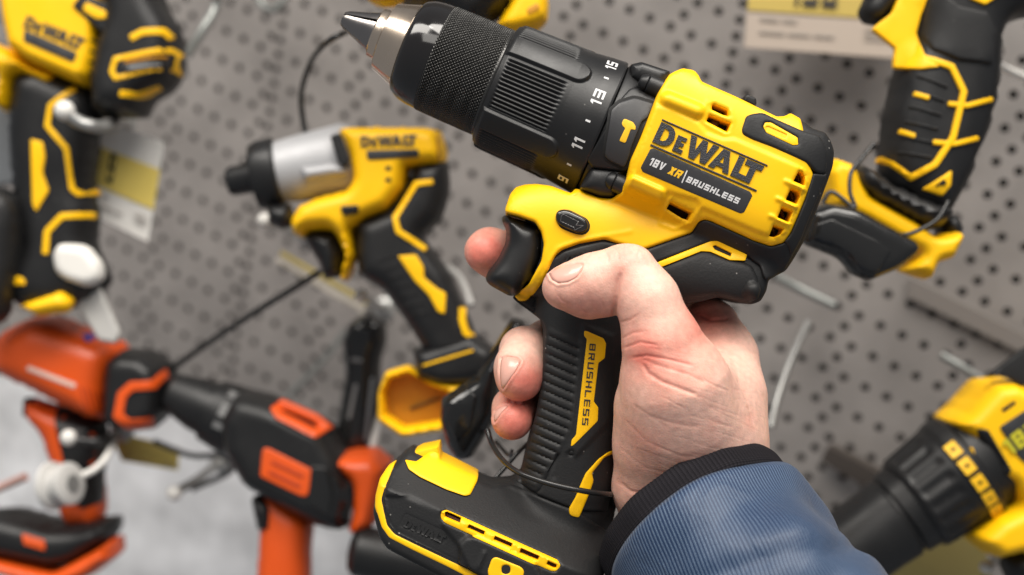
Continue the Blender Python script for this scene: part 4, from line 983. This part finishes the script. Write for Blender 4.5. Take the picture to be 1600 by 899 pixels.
# ---- lower right drill, chuck toward the lens's lower left
g = tool('cordless_drill', 'yellow and black drill at lower right with yellow marks on its torque ring')
Y2 = 150; kk2 = K*(D+Y2)/D
b0 = at(1350, 845, Y2); dd = at(1350+81, 845-59, Y2)-b0; fr2 = frame(b0, dd, (0, -1, 0))
def p2(*p): return [(a*kk2, b_*kk2) for a, b_ in p]
lathe('chuck', fr2, p2((-120, 20), (-118, 58), (-112, 63), (30, 66), (60, 68), (64, 64), (68, 64), (72, 70), (96, 72), (100, 60)), BLK, g, nt=64)
lathe('clutch_collar', fr2, p2((92, 50), (95, 76), (102, 80), (170, 86), (182, 90), (200, 91), (205, 84), (240, 84), (246, 60)), BLK, g, nt=120, us=60, rad=lambda U, TH, R_: R_*(1-.035*(np.cos(TH*20) > .3)*sstep(U/kk2, 103, 108)*(1-sstep(U/kk2, 150, 165))))
for a in range(-2, 3):
    sg2 = 1 if (fr2[3][2] < 0) else -1
    def fm(ab, a=a):
        th = (math.radians(a*20+4)+(ab[:, 0]-.5)*.27)*sg2; u = (183+(ab[:, 1]-.5)*19)*kk2
        N_ = np.cos(th)[:, None]*fr2[2]+np.sin(th)[:, None]*fr2[3]; return fr2[0]+u[:, None]*fr2[1]+(90.5*kk2)*N_, N_
    stamp('torque_mark', [[(0, 0), (1, 0), (1, 1), (0, 1)]], [[(.4, .3), (.6, .3), (.6, .7), (.4, .7)]], YINK, g, fm, sub=.2, th=.2)
hb, hq = lump('housing', [(1466, 655), (1490, 636), (1530, 592), (1562, 588), (1600, 605), (1680, 560), (1760, 640), (1700, 760), (1640, 800), (1660, 880), (1620, 900), (1585, 855), (1540, 866), (1508, 842), (1503, 826), (1535, 795), (1570, 778), (1555, 750), (1530, 740), (1505, 690)], YEL, g, Y2, 24, r=6, R=7)
patch('top_bumper', [(1548, 585), (1600, 545), (1700, 500), (1700, 560), (1620, 600), (1600, 604), (1575, 590)], RUB, g, lambda P: np.maximum(hq(P), 18), Y2, lift=1.5)
patch('label_plate', [(1562, 668), (1620, 630), (1680, 640), (1660, 700), (1615, 735), (1592, 715)], PLATE, g, hq, Y2, lift=.8, R=.3)
write('voltage_lettering', '18V', F3, (1580, 712), -36, 26, 1, mat('lime_ink', (.50, .45, .02), .5), hq, Y2, g, lift=1.2)
patch('mode_plate', [(1527, 670), (1545, 672), (1582, 735), (1572, 750), (1560, 752), (1535, 705)], RUB, g, hq, Y2, lift=1.2)
patch('vent', [(1564, 640), (1585, 626), (1588, 631), (1568, 645)], DARK, g, hq, Y2, lift=.2, R=.1, r=2)
strip('collar_frame', [(1518, 700), (1522, 712), (1560, 762)], 5, YEL, g, lambda P: np.maximum(hq(P), 20), Y2, lift=2)
lump('trigger', [(1562, 868), (1590, 850), (1625, 860), (1640, 920), (1590, 930), (1565, 895)], BLK, g, Y2, 12, r=10)
# ---- impact driver, centre left
g = tool('impact_driver', 'compact yellow and black impact driver with a silver nose case, hanging left of centre')
Y3 = 172
gr, gq = lump('grip', [(556, 345), (575, 340), (612, 325), (635, 290), (650, 255), (700, 250), (704, 285), (703, 305), (690, 345), (664, 370), (676, 388), (703, 425), (736, 500), (757, 556), (735, 572), (672, 562), (640, 510), (600, 455), (562, 432), (556, 395)], BLK, g, Y3, 18, r=8, R=9)
hb, hq = lump('housing', [(530, 206), (550, 200), (665, 200), (690, 206), (700, 240), (697, 258), (690, 264), (642, 267), (636, 300), (612, 332), (578, 346), (556, 362), (560, 400), (546, 440), (533, 438), (541, 400), (530, 372), (518, 362), (490, 364), (476, 374), (460, 366), (458, 345), (472, 322), (500, 309), (545, 298), (553, 285), (548, 250)], YEL, g, Y3, 22, r=5, R=7)
strip('vent_slots', [(683, 215), (686, 250)], 4, YELD, g, hq, Y3, lift=.6)
b0 = at(355, 285, Y3); fr3 = frame(b0, at(455, 266, Y3)-b0, (0, -1, 0)); kk3 = K*(D+Y3)/D
def p3(*p): return [(a*kk3, b_*kk3) for a, b_ in p]
lathe('bit_holder', fr3, p3((0, 8), (1, 19), (8, 23), (42, 24), (46, 26), (60, 20)), BLK, g, nt=48)
lathe('bit_socket', fr3, p3((-.5, 4), (-1, 10), (2, 10)), JAW, g, nt=6)
lathe('nose_ring', fr3, p3((38, 20), (44, 50), (56, 55), (80, 56), (84, 50)), BLK, g, nt=64)
lathe('nose_case', fr3, p3((82, 44), (84, 48), (110, 51), (150, 54), (190, 57), (205, 50)), SIL, g, nt=64)
lump('case_rib', [(470, 262), (520, 254), (545, 262), (545, 274), (475, 284)], SIL, g, Y3-15, 5, r=4)
lump('belt_hook_mount', [(418, 320), (455, 318), (464, 352), (440, 358), (420, 350)], BLK, g, Y3-8, 9, r=5)
patch('front_bumper', [(515, 212), (531, 207), (546, 250), (540, 262), (528, 255)], BLK, g, lambda P: np.maximum(hq(P), 20), Y3, lift=1.2)
lump('trigger', [(474, 368), (498, 357), (530, 364), (542, 395), (536, 432), (508, 438), (498, 410), (484, 388)], BLK, g, Y3, 14, r=5, R=8)
patch('direction_button', [(531, 322), (560, 320), (560, 334), (535, 337)], BLKG, g, hq, Y3, lift=1.5)
patch('label_plate', [(572, 235), (654, 233), (655, 246), (574, 250)], PLATE, g, hq, Y3, lift=.6, R=.2)
logo('maker_lettering', (564, 230), -2, 17, hq, Y3, LETB, g, lift=.5)
strip('accent_stripe', [(677, 284), (650, 287), (617, 340), (622, 362), (640, 373), (666, 390)], 9, YEL, g, lambda P: np.maximum(gq(P), 9), Y3, lift=.8)
patch('grip_sticker', [(621, 400), (650, 398), (662, 418), (662, 434), (684, 452), (697, 458), (695, 492), (684, 488), (670, 462), (648, 440)], YEL, g, gq, Y3, lift=.8)
strip('accent_loop', [(723, 480), (722, 500), (728, 520), (740, 528)], 11, YEL, g, lambda P: np.maximum(gq(P), 8), Y3, lift=.8)
for (bx_, by_) in ((606, 263), (606, 281)): patch('vent', [(bx_-4, by_-3), (bx_+5, by_-3), (bx_+5, by_+4), (bx_-4, by_+4)], DARK, g, hq, Y3, lift=.15, R=.05, r=1)
for i in range(7): strip('grip_rib', [(588+i*9, 408+i*14), (618+i*9, 398+i*15)], 3, RUB, g, gq, Y3, lift=.5)
ft, fq = lump('battery_foot', [(645, 545), (735, 515), (778, 545), (775, 588), (740, 602), (690, 604), (652, 592)], BLK, g, Y3, 19, r=8, R=7)
strip('foot_line', [(660, 572), (740, 548)], 4, YEL, g, fq, Y3, lift=.5)
ball('foot_rivet', at(723, 570, Y3-17), 3.4, YEL, g, (1, .5, 1))
CUPI = [(612, 592), (640, 582), (672, 602), (700, 612), (690, 655), (634, 664), (606, 645), (604, 612)]
lump('battery_cup', [(603, 580), (640, 569), (665, 588), (712, 596), (765, 588), (745, 620), (702, 640), (697, 672), (630, 683), (590, 655), (591, 612)], YEL, g, Y3-3, 14, r=6, R=4, holes=[CUPI])
sheet('cup_recess', [(600, 585), (640, 576), (672, 596), (706, 606), (696, 662), (634, 670), (600, 650)], YELD, g, q=lambda P: np.full(len(P), 2.), ymid=Y3, y0=Y3, fit=False, R=2, r=4, step=3, skirt=3)  # darker yellow carries the shade inside the cup
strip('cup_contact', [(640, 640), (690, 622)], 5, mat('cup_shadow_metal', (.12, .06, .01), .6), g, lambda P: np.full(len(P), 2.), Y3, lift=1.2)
tg, tq2 = lump('security_tag', [(800, 494), (822, 500), (819, 520), (784, 572), (778, 650), (738, 716), (714, 720), (700, 700), (687, 655), (690, 622), (742, 588), (770, 545)], BLKG, None, 96, 11, r=8, R=7, step=3)
strip('casing_seam', [(798, 515), (765, 580), (752, 640), (722, 705)], 2.5, GREYP, tg, tq2, 96, lift=-.2, R=.2)
patch('tag_face', [(700, 628), (730, 605), (745, 620), (735, 670), (712, 690), (700, 662)], BLKG, tg, tq2, 96, lift=1.0)
tag(tg, 'long glossy black security tag hanging beside the ring finger of the hand', 'security tag')

# ---- upper left drill seen from the rear
g = tool('cordless_drill', 'yellow and black drill hanging at upper left, round rear cap toward the viewer')
Y4 = 205
gr, gq = lump('grip', [(28, 120), (75, 105), (150, 140), (160, 165), (152, 240), (150, 305), (158, 335), (150, 378), (165, 405), (176, 440), (150, 470), (95, 490), (28, 480), (14, 440), (42, 385), (25, 300), (18, 200)], BLK, g, Y4, 18, r=10, R=14)
rc, rq = lump('rear_cap', [(165, -60), (240, -50), (262, 10), (285, 50), (288, 105), (270, 140), (234, 160), (228, 186), (152, 186), (152, 150), (150, 128), (160, 75), (172, 40)], BLK, g, Y4-6, 24, r=10, R=11)
hb, hq = lump('housing', [(10, -40), (160, -60), (175, -10), (178, 30), (172, 60), (168, 100), (160, 132), (142, 142), (62, 108), (30, 85), (20, 40)], YEL, g, Y4-4, 23, r=6, R=6)
lump('lower_housing', [(-30, 60), (30, 80), (62, 106), (100, 120), (98, 136), (86, 143), (44, 120), (32, 128), (22, 175), (2, 175), (10, 122), (-30, 110)], YEL, g, Y4-2, 20, r=8, R=8)
strip('accent_stripe', [(118, 138), (78, 165), (73, 197), (103, 232), (112, 295), (122, 303), (152, 300)], 8.5, YEL, g, gq, Y4, lift=.5)
patch('grip_sticker', [(47, 217), (66, 222), (70, 245), (66, 270), (76, 298), (56, 332), (50, 320)], YEL, g, gq, Y4, lift=1)
strip('accent_loop', [(148, 337), (96, 338), (73, 362), (70, 398)], 10, YEL, g, gq, Y4, lift=.5)
strip('cap_trim', [(203, 60), (222, 50), (256, 49), (268, 60)], 11, YEL, g, rq, Y4-6, lift=.5)
strip('cap_trim', [(186, 146), (215, 150), (250, 138)], 11, YEL, g, rq, Y4-6, lift=.5)
strip('cap_ring', [(180, 92), (268, 79), (281, 86), (274, 112), (180, 122), (174, 112)], 8, YEL, g, rq, Y4-6, closed=True, lift=.5)
patch('cap_plate', [(188, 98), (262, 88), (266, 104), (196, 113)], PLATE, g, rq, Y4-6, lift=1, R=.2); strip('cap_lettering', [(200, 106), (252, 101)], 4, mat('grey_ink', (.3, .3, .3), .5), g, rq, Y4-6, lift=1.3, R=.1)
strip('cap_accent', [(194, 97), (262, 89)], 4, YELD, g, rq, Y4-6, lift=1.5, R=.1)
patch('label_plate', [(38, 46), (120, 82), (115, 98), (36, 64)], PLATE, g, hq, Y4-4, lift=.6, R=.2)
logo('maker_lettering', (36, 42), 22, 19, hq, Y4-4, LETB, g, lift=.5)
patch('top_bumper', [(112, 10), (128, -12), (165, 5), (200, 40), (165, 55)], BLK, g, lambda P: np.maximum(hq(P), 22), Y4-4, lift=1)
patch('hook_slot', [(128, 16), (134, 3), (166, 18), (165, 30), (150, 30)], YEL, g, lambda P: np.maximum(hq(P), 22), Y4-4, lift=1.8)
for i in range(4): strip('vent_stripe', [(140-i*1, 62+i*17), (160, 70+i*17)], 4, DARK, g, hq, Y4-4, lift=.6)  # dark strips painted for the shaded slots between vent ribs
lump('battery_foot', [(30, 478), (100, 452), (118, 470), (110, 488), (60, 494)], YEL, g, Y4-14, 9, r=6)
patch('foot_mark', [(18, 430), (36, 434), (40, 446), (20, 446)], YEL, g, gq, Y4, lift=1)
# ---- things at the left edge
o, q_ = lump('black_holster', [(-40, 290), (10, 292), (32, 310), (40, 350), (30, 440), (12, 500), (-40, 520)], BLK, None, 190, 14, r=10); tag(o, 'black plastic tool part cut off by the left edge, beside the upper left drill', 'tool part')
o, q_ = lump('grey_saw_blade', [(-30, 150), (8, 170), (30, 195), (42, 250), (38, 305), (20, 290), (-30, 290)], GREYP, None, 230, 3, r=6, R=2); tag(o, 'flat grey plate at the left edge behind the upper left drill', 'plate')
o, q_ = lump('white_clip', [(84, 395), (96, 378), (140, 384), (164, 415), (163, 440), (140, 450), (105, 440), (88, 425)], WP, None, 190, 7, r=12, R=5)
lump('clip_tail', [(100, 436), (150, 432), (190, 520), (184, 538), (155, 534), (122, 480)], mat('greyish_white_plastic', (.45, .44, .42), .5), o, 200, 2.5, r=6, R=2); tag(o, 'white plastic security clip hanging below the grip of the upper left drill', 'security clip')

# ---- orange drill, lower left
g = tool('orange_drill', 'orange and black cordless drill at the lower left with a white reel beside it')
Y5 = 235
gr, gq = lump('handle', [(45, 618), (95, 632), (165, 655), (166, 700), (160, 740), (166, 795), (160, 822), (115, 824), (98, 800), (92, 745), (70, 680), (46, 650)], ORG, g, Y5, 17, r=8, R=11)
patch('grip', [(88, 634), (128, 642), (163, 660), (166, 700), (158, 745), (158, 785), (128, 796), (110, 780), (98, 725)], BLK, g, gq, Y5, lift=1.4, R=1.2)
hb, hq = lump('housing', [(4, 530), (20, 510), (62, 492), (100, 495), (196, 535), (200, 560), (185, 600), (176, 655), (150, 655), (22, 592), (4, 578)], ORG, g, Y5-5, 26, r=10, R=14)
rc, rq = lump('rear_cap', [(176, 560), (200, 543), (238, 546), (265, 566), (275, 592), (268, 645), (244, 670), (200, 676), (172, 655), (172, 600)], BLK, g, Y5-8, 25, r=8, R=9)
strip('cap_trim', [(262, 582), (240, 602), (205, 604), (190, 618), (184, 650), (200, 664), (240, 660)], 15, ORG, g, rq, Y5-8, lift=1.2)
strip('side_lettering', [(42, 575), (118, 604)], 8, mat('pale_ink', (.65, .45, .38), .6), g, hq, Y5-5, lift=.4, R=.1)
patch('blue_sticker', [(127, 524), (140, 520), (150, 528), (136, 535)], mat('blue_ink', (.05, .04, .3), .5), g, hq, Y5-5, lift=.5, R=.1)
for i in range(5): strip('vent_stripe', [(126+i*9, 604+i*3), (136+i*9, 640+i*3)], 3, mat('deep_orange', (.4, .04, .004), .5), g, hq, Y5-5, lift=.3, R=.1)
lump('nose', [(-40, 520), (6, 528), (8, 585), (-40, 590)], BLK, g, Y5-5, 18, r=6)
bb, bq = lump('battery', [(-60, 800), (20, 792), (100, 812), (186, 806), (186, 835), (130, 872), (95, 880), (-60, 850)], BLK, g, Y5-6, 22, r=8, R=10)
lump('battery_rim', [(-60, 850), (20, 862), (98, 882), (184, 836), (189, 866), (152, 895), (110, 910), (40, 900), (-60, 870)], ORG, g, Y5-6, 21, r=6, R=6)
patch('battery_latch', [(33, 834), (70, 845), (70, 862), (36, 852)], ORG, g, bq, Y5-6, lift=1)
patch('trigger_side', [(36, 622), (50, 622), (46, 655), (34, 650)], BLK, g, lambda P: np.full(len(P), 10.), Y5, lift=0)
wc = at(92, 758, 200); fr = frame(wc, (.90, -.40, .16), (0, 0, 1)); roll = thing('white_reel', 'white plastic reel beside the handle of the orange drill', 'reel')
lathe('reel_flange', fr, [(-6, 3), (-6, 9.5), (-4, 11.5), (-2, 11), (-1, 8), (4, 8), (5, 10), (7, 10), (8, 8.5), (8, 3)], mat('reel_plastic', (.50, .49, .47), .5), roll, nt=48)
lathe('reel_hub', fr, [(-6, 0.5), (-6, 4), (9, 4), (9, .5)], GREYM, roll, nt=24)
cable([(90, 745, 205), (130, 742, 205), (155, 728, 207), (170, 708, 212), (178, 690, 225)], 1.7, WP, 'tie_loop', 'white wire loop round the black grip of the orange drill', 'tie')
cable([(-20, 770, 215), (10, 758, 215), (40, 745, 212)], 2.2, mat('pink_beige', (.4, .25, .22), .5), 'shaft', 'pale pinkish rod left of the white reel', 'rod')

# ---- black drill with orange, bottom centre
g = tool('black_drill', 'black drill with orange handle and orange label panel, bottom centre left')
Y6 = 214; kk6 = K*(D+Y6)/D
b0 = at(268, 612, Y6); fr6 = frame(b0, at(368, 658, Y6)-b0, (0, -1, 0))
def p6(*p): return [(a*kk6, b_*kk6) for a, b_ in p]
lathe('chuck', fr6, p6((-6, 18), (0, 30), (45, 42), (70, 44), (72, 38)), BLK, g, nt=48)
lathe('clutch_collar', fr6, p6((66, 40), (68, 50), (110, 56), (118, 56), (150, 60)), BLK, g, nt=60)
def rm(ab):
    th = (ab[:, 0]-.5)*1.2-.35; u = (96+(ab[:, 1]-.5)*16)*kk6; N_ = np.cos(th)[:, None]*fr6[2]+np.sin(th)[:, None]*fr6[3]; return fr6[0]+u[:, None]*fr6[1]+(55.5*kk6)*N_, N_
stamp('ring_marks', [[(0, 0), (.2, 0), (.2, 1), (0, 1)], [(.4, 0), (.7, 0), (.7, 1), (.4, 1)], [(.85, 0), (1, 0), (1, 1), (.85, 1)]], [], mat('dim_grey_ink', (.16, .16, .16), .5), g, rm, sub=.15, th=.2)
hd, dq = lump('handle', [(408, 770), (430, 760), (476, 790), (492, 812), (487, 860), (488, 960), (404, 960), (402, 905), (406, 830)], ORG, g, Y6, 17, r=10, R=12)
hb, hq = lump('housing', [(352, 650), (370, 613), (395, 608), (432, 618), (520, 660), (548, 712), (556, 760), (545, 826), (505, 820), (388, 757), (356, 700)], BLK, g, Y6-4, 25, r=8, R=10)
lump('rear_shell', [(512, 706), (545, 702), (590, 700), (614, 722), (606, 762), (592, 815), (570, 830), (545, 828), (553, 790), (552, 750), (520, 722)], ORG, g, Y6-3, 24, r=8, R=8)
patch('side_panel', [(486, 728), (505, 730), (552, 758), (554, 772), (545, 812), (530, 815), (480, 788)], BLKG, g, lambda P: np.maximum(hq(P), 18), Y6-4, lift=1.2)
patch('orange_label', [(410, 702), (418, 700), (488, 735), (490, 745), (480, 776), (470, 776), (406, 745)], ORG, g, hq, Y6-4, lift=.8)
strip('label_lettering', [(424, 722), (474, 746)], 7, mat('deep_orange', (.4, .04, .004), .5), g, hq, Y6-4, lift=1.0, R=.1); strip('label_lettering', [(420, 738), (470, 762)], 7, mat('deep_orange', (.4, .04, .004), .5), g, hq, Y6-4, lift=1.0, R=.1)
strip('top_handle', [(440, 632), (492, 655), (508, 668), (492, 678), (436, 650), (430, 640)], 14, ORG, g, lambda P: np.maximum(hq(P), 16), Y6-4, lift=2.5, closed=True, R=1.5)
lump('trigger', [(392, 778), (405, 770), (430, 782), (433, 800), (430, 830), (402, 828)], BLK, g, Y6-8, 12, r=8)
# ---- black multitool hanging between
g, q_ = lump('black_hand_tool', [(545, 505), (565, 492), (590, 492), (604, 505), (605, 535), (596, 560), (594, 640), (580, 700), (545, 712), (518, 700), (530, 640), (540, 580), (534, 535)], BLKG, None, 235, 12, r=10, R=9)
strip('side_lettering', [(545, 655), (556, 600)], 6, mat('dim_grey_ink', (.16, .16, .16), .5), g, q_, 235, lift=.6, R=.1); strip('grip_ridge', [(572, 690), (582, 590)], 6, GREYP, g, q_, 235, lift=.6)
strip('badge', [(548, 562), (566, 564)], 6, mat('dim_grey_ink', (.16, .16, .16), .5), g, q_, 235, lift=.6, R=.1)
tag(g, 'slim black hand tool hanging upright behind the black drill with orange top', 'power tool')
b0 = at(545, 858, 195); fr = frame(b0, at(645, 878, 195)-b0, (0, -1, 0)); g = thing('black_chuck', 'black cylindrical tool nose sticking out at bottom, left under the drill foot', 'power tool')
lathe('chuck', fr, [(0, 4), (1, 9), (4, 12), (45, 13), (46, 10)], BLK, g, nt=48); lathe('collar', fr, [(44, 8), (45, 15), (90, 16), (92, 8)], BLK, g, nt=48)
# ---- tool above the chuck
g = tool('cordless_driver', 'yellow and black tool cut off by the top edge, behind the chuck'); Y7 = 125
gr, gq = lump('body', [(600, -60), (820, -60), (806, -5), (788, 22), (740, 60), (690, 30), (640, 12), (610, 0)], BLK, g, Y7, 20, r=10, R=12)
lump('yellow_nose', [(560, -30), (640, -60), (640, -5), (622, 10), (596, 14), (572, 0)], YEL, g, Y7-5, 14, r=12, R=10)
lump('yellow_foot', [(800, 0), (812, -30), (850, -30), (858, 5), (856, 35), (840, 50), (800, 60), (770, 50)], YEL, g, Y7, 14, r=8, R=6)
patch('foot_recess', [(822, 14), (840, 4), (844, 14), (826, 24)], YELD, g, lambda P: np.full(len(P), 14.), Y7, lift=.3, R=.2)  # surface patch, its recess shade only in the darker colour

# ---- hooks, cables, tags
def hook(pts, r, lbl, tip=None, m=GREYM, tr=3.0):
    h = thing('display_hook', lbl, 'hook', None); tube('wire', [at(*p) for p in pts], r, m, h)
    if tip: ball('tip', at(*tip), tr, WP, h)
    if tip: ball('mount', at(*pts[-1]), 6.5, GREYM, h, (1, .35, 1))
    return h
hook([(415, 345, 215), (440, 355, 260), (480, 372, 330)], 2.0, 'wire hook with white ball tip below the nose of the impact driver', (413, 345, 212), tr=3.6)
hook([(566, 462, 205), (580, 470, 260), (600, 482, 330)], 2.0, 'wire hook with white ball tip below the trigger of the impact driver', (565, 462, 203), tr=3.4)
hook([(272, 770, 235), (305, 752, 270), (345, 722, 330)], 2.4, 'wire hook with white ball tip between the orange drill and the black drill', (272, 771, 233), tr=3.8)
hook([(107, 683, 205), (135, 690, 206), (165, 688, 215), (190, 672, 260)], 2.4, 'wire hook with white ball tip before the orange drill black grip', (107, 684, 203), tr=3.8, m=CAB)
hook([(102, 174, 172), (122, 190, 174), (150, 198, 178), (178, 196, 200), (195, 188, 300)], 3.0, 'curved wire hook under the rear cap of the upper left drill', (101, 173, 172), tr=4.6)
hook([(505, 793, 250), (530, 780, 280), (560, 770, 320)], 2.2, 'wire hook with white ball tip right of the orange handle at the bottom', (503, 794, 248), tr=4.2)
hook([(1542, 888, 165), (1560, 870, 190), (1580, 850, 215)], 2.2, 'wire hook with white ball tip under the lower right drill', (1541, 886, 163), tr=3.0)
hook([(340, -30, 250), (338, 8, 255), (318, 45, 250), (292, 88, 250)], 2.4, 'bent grey wire hook at top left beside the rear cap', m=mat('grey_green_steel', (.22, .23, .22), .4, metal=.5))
hook([(395, -20, 330), (410, 8, 330), (432, 14, 325), (452, -20, 325)], 2.2, 'small grey wire loop at the top edge left of the chuck', m=mat('grey_green_steel', (.22, .23, .22), .4, metal=.5))
hook([(1262, 505, 215), (1240, 552, 200), (1216, 620, 190), (1205, 668, 185)], 1.9, 'long straight steel wire prong right of the wrist')
hook([(1212, 432, 245), (1250, 452, 245), (1305, 478, 240)], 2.2, 'short grey wire crossbar below the rear of the held drill', m=mat('grey_green_steel', (.22, .23, .22), .4, metal=.5))
hook([(1470, 555, 225), (1500, 572, 222), (1532, 592, 220)], 2.0, 'short grey wire crossbar above the lower right drill', m=mat('grey_green_steel', (.22, .23, .22), .4, metal=.5))
hook([(1556, 98, 150), (1580, 112, 180), (1640, 135, 205)], 1.8, 'bright wire prong at the right edge beside the upper grip', m=WP)
hook([(595, 640, 235), (582, 700, 225)], 2.0, 'pale straight wire prong beside the yellow battery cup', m=mat('greyish_white_plastic', (.45, .44, .42), .5))
hook([(542, 515, 330), (508, 560, 330), (430, 640, 330)], 1.6, 'thin pale wire running down the panel left of the black hand tool', m=mat('grey_green_steel', (.22, .23, .22), .4, metal=.5))
hook([(700, 420, 205), (720, 440, 200), (735, 478, 195)], 2.3, 'pale wire prong behind the grip of the impact driver', m=mat('greyish_white_plastic', (.45, .44, .42), .5))
cable([(640, 20, 330), (590, 28, 240), (545, 48, 130), (512, 66, 120), (487, 95, 150), (471, 145, 170), (474, 190, 175), (480, 215, 176)], 1.3, CAB, 'security_cable', 'black cable arching from behind the chuck tip down to the impact driver', 'cable')
cable([(270, 575, 230), (330, 533, 220), (400, 487, 205), (470, 444, 190), (500, 425, 185)], 1.6, CAB, 'security_cable', 'straight black cable slanting from the orange drill up to the impact driver trigger', 'cable')
cable([(240, 690, 250), (300, 712, 250), (345, 712, 250), (362, 735, 252), (300, 765, 250)], 1.5, mat('grey_cable', (.08, .08, .08), .5), 'security_cable', 'dim grey cable sagging between the orange drill and the black drill', 'cable')
cable([(775, 690, 92), (795, 712, 70), (800, 705, 60)], .8, CAB, 'security_cable', 'short black cable at the lower end of the long security tag', 'cable')
def price(name, quad, y, lbl, band=None, txt=None, pap=PAPER, yl=PAPY):
    t = thing(name, lbl, 'price tag'); P = [at(a, b_, y+(i in (1, 2))*12) for i, (a, b_) in enumerate(quad)]; slab('card', P, .8, pap, t)
    nn = np.cross(P[1]-P[0], P[2]-P[0]); nn /= np.linalg.norm(nn); nn *= -np.sign(nn[1])
    def I(u, v, l=.6): return (P[0]*(1-u)*(1-v)+P[1]*u*(1-v)+P[2]*u*v+P[3]*(1-u)*v)+nn*l
    if band: slab('yellow_band', [I(0, band[0]), I(1, band[0]), I(1, band[1]), I(0, band[1])], -.6 if nn[1] > 0 else .3, yl, t)
    if txt:
        for u0, v0, w_, h_, s_ in txt:
            o_, h2, xx = text_polys(s_, F2, adv=1.05)
            def f(ab): 
                Z = [I(u0+(a/xx)*w_, v0+(1-b_)*h_, 1.3) for a, b_ in ab]; return np.array(Z), np.tile(nn, (len(ab), 1))
            stamp('price_figures', o_, h2, mat('dark_ink', (.03, .025, .02), .7), t, f, sub=.3, th=.2)
    for (u0, v0, u1, v1) in ((.08, .86, .24, .875), (.26, .86, .40, .875), (.42, .86, .55, .875), (.08, .755, .2, .77), (.22, .755, .31, .77), (.74, .78, .94, .79), (.74, .82, .94, .83), (.74, .86, .94, .87)): slab('small_print', [I(u0, v0, 1), I(u1, v0, 1), I(u1, v1, 1), I(u0, v1, 1)], .3, mat('faded_ink', (.28, .25, .22), .7), t)
    return t
price('price_tag', [(1178, -118), (1424, -104), (1412, 92), (1163, 74)], 215, 'price card with a yellow upper half on the panel at top right', (0, .70), [(.22, .28, .36, .36, '490')], mat('price_paper_dimmed', (.36, .30, .25), .6), mat('price_yellow_dimmed', (.42, .31, .07), .6))  # paper and yellow darkened, weaker light put into the colour
price('price_tag', [(158, 188), (257, 222), (231, 378), (132, 330)], 225, 'price card with a yellow band hanging below the upper left drill', (.28, .68), [(.05, .3, .3, .3, '1 9')], mat('price_paper_brightened', (.80, .78, .74), .6), mat('price_yellow_brightened', (.80, .62, .14), .6))  # paper and yellow lightened, the lighting difference put into the colour
price('price_tag', [(440, 392), (575, 470), (566, 490), (430, 408)], 262, 'narrow beige and yellow shelf card seen edge on under the impact driver', (.0, .3))
price('price_tag', [(170, 672), (280, 700), (278, 735), (190, 720)], 262, 'dim yellow card right of the grip of the orange drill', (0, 1))
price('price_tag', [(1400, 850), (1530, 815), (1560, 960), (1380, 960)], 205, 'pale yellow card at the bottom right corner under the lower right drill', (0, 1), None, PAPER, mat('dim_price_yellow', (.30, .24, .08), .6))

# everything above was laid out in the tilted photographer's frame: turn the place upright
bpy.context.view_layer.update()
R_ = Matrix.Rotation(math.radians(-24), 4, 'Y')
T_ = Matrix.Translation((0, 0, 1.35))
for o in list(S.objects):
    if o.parent is None: o.matrix_world = T_ @ R_ @ o.matrix_world
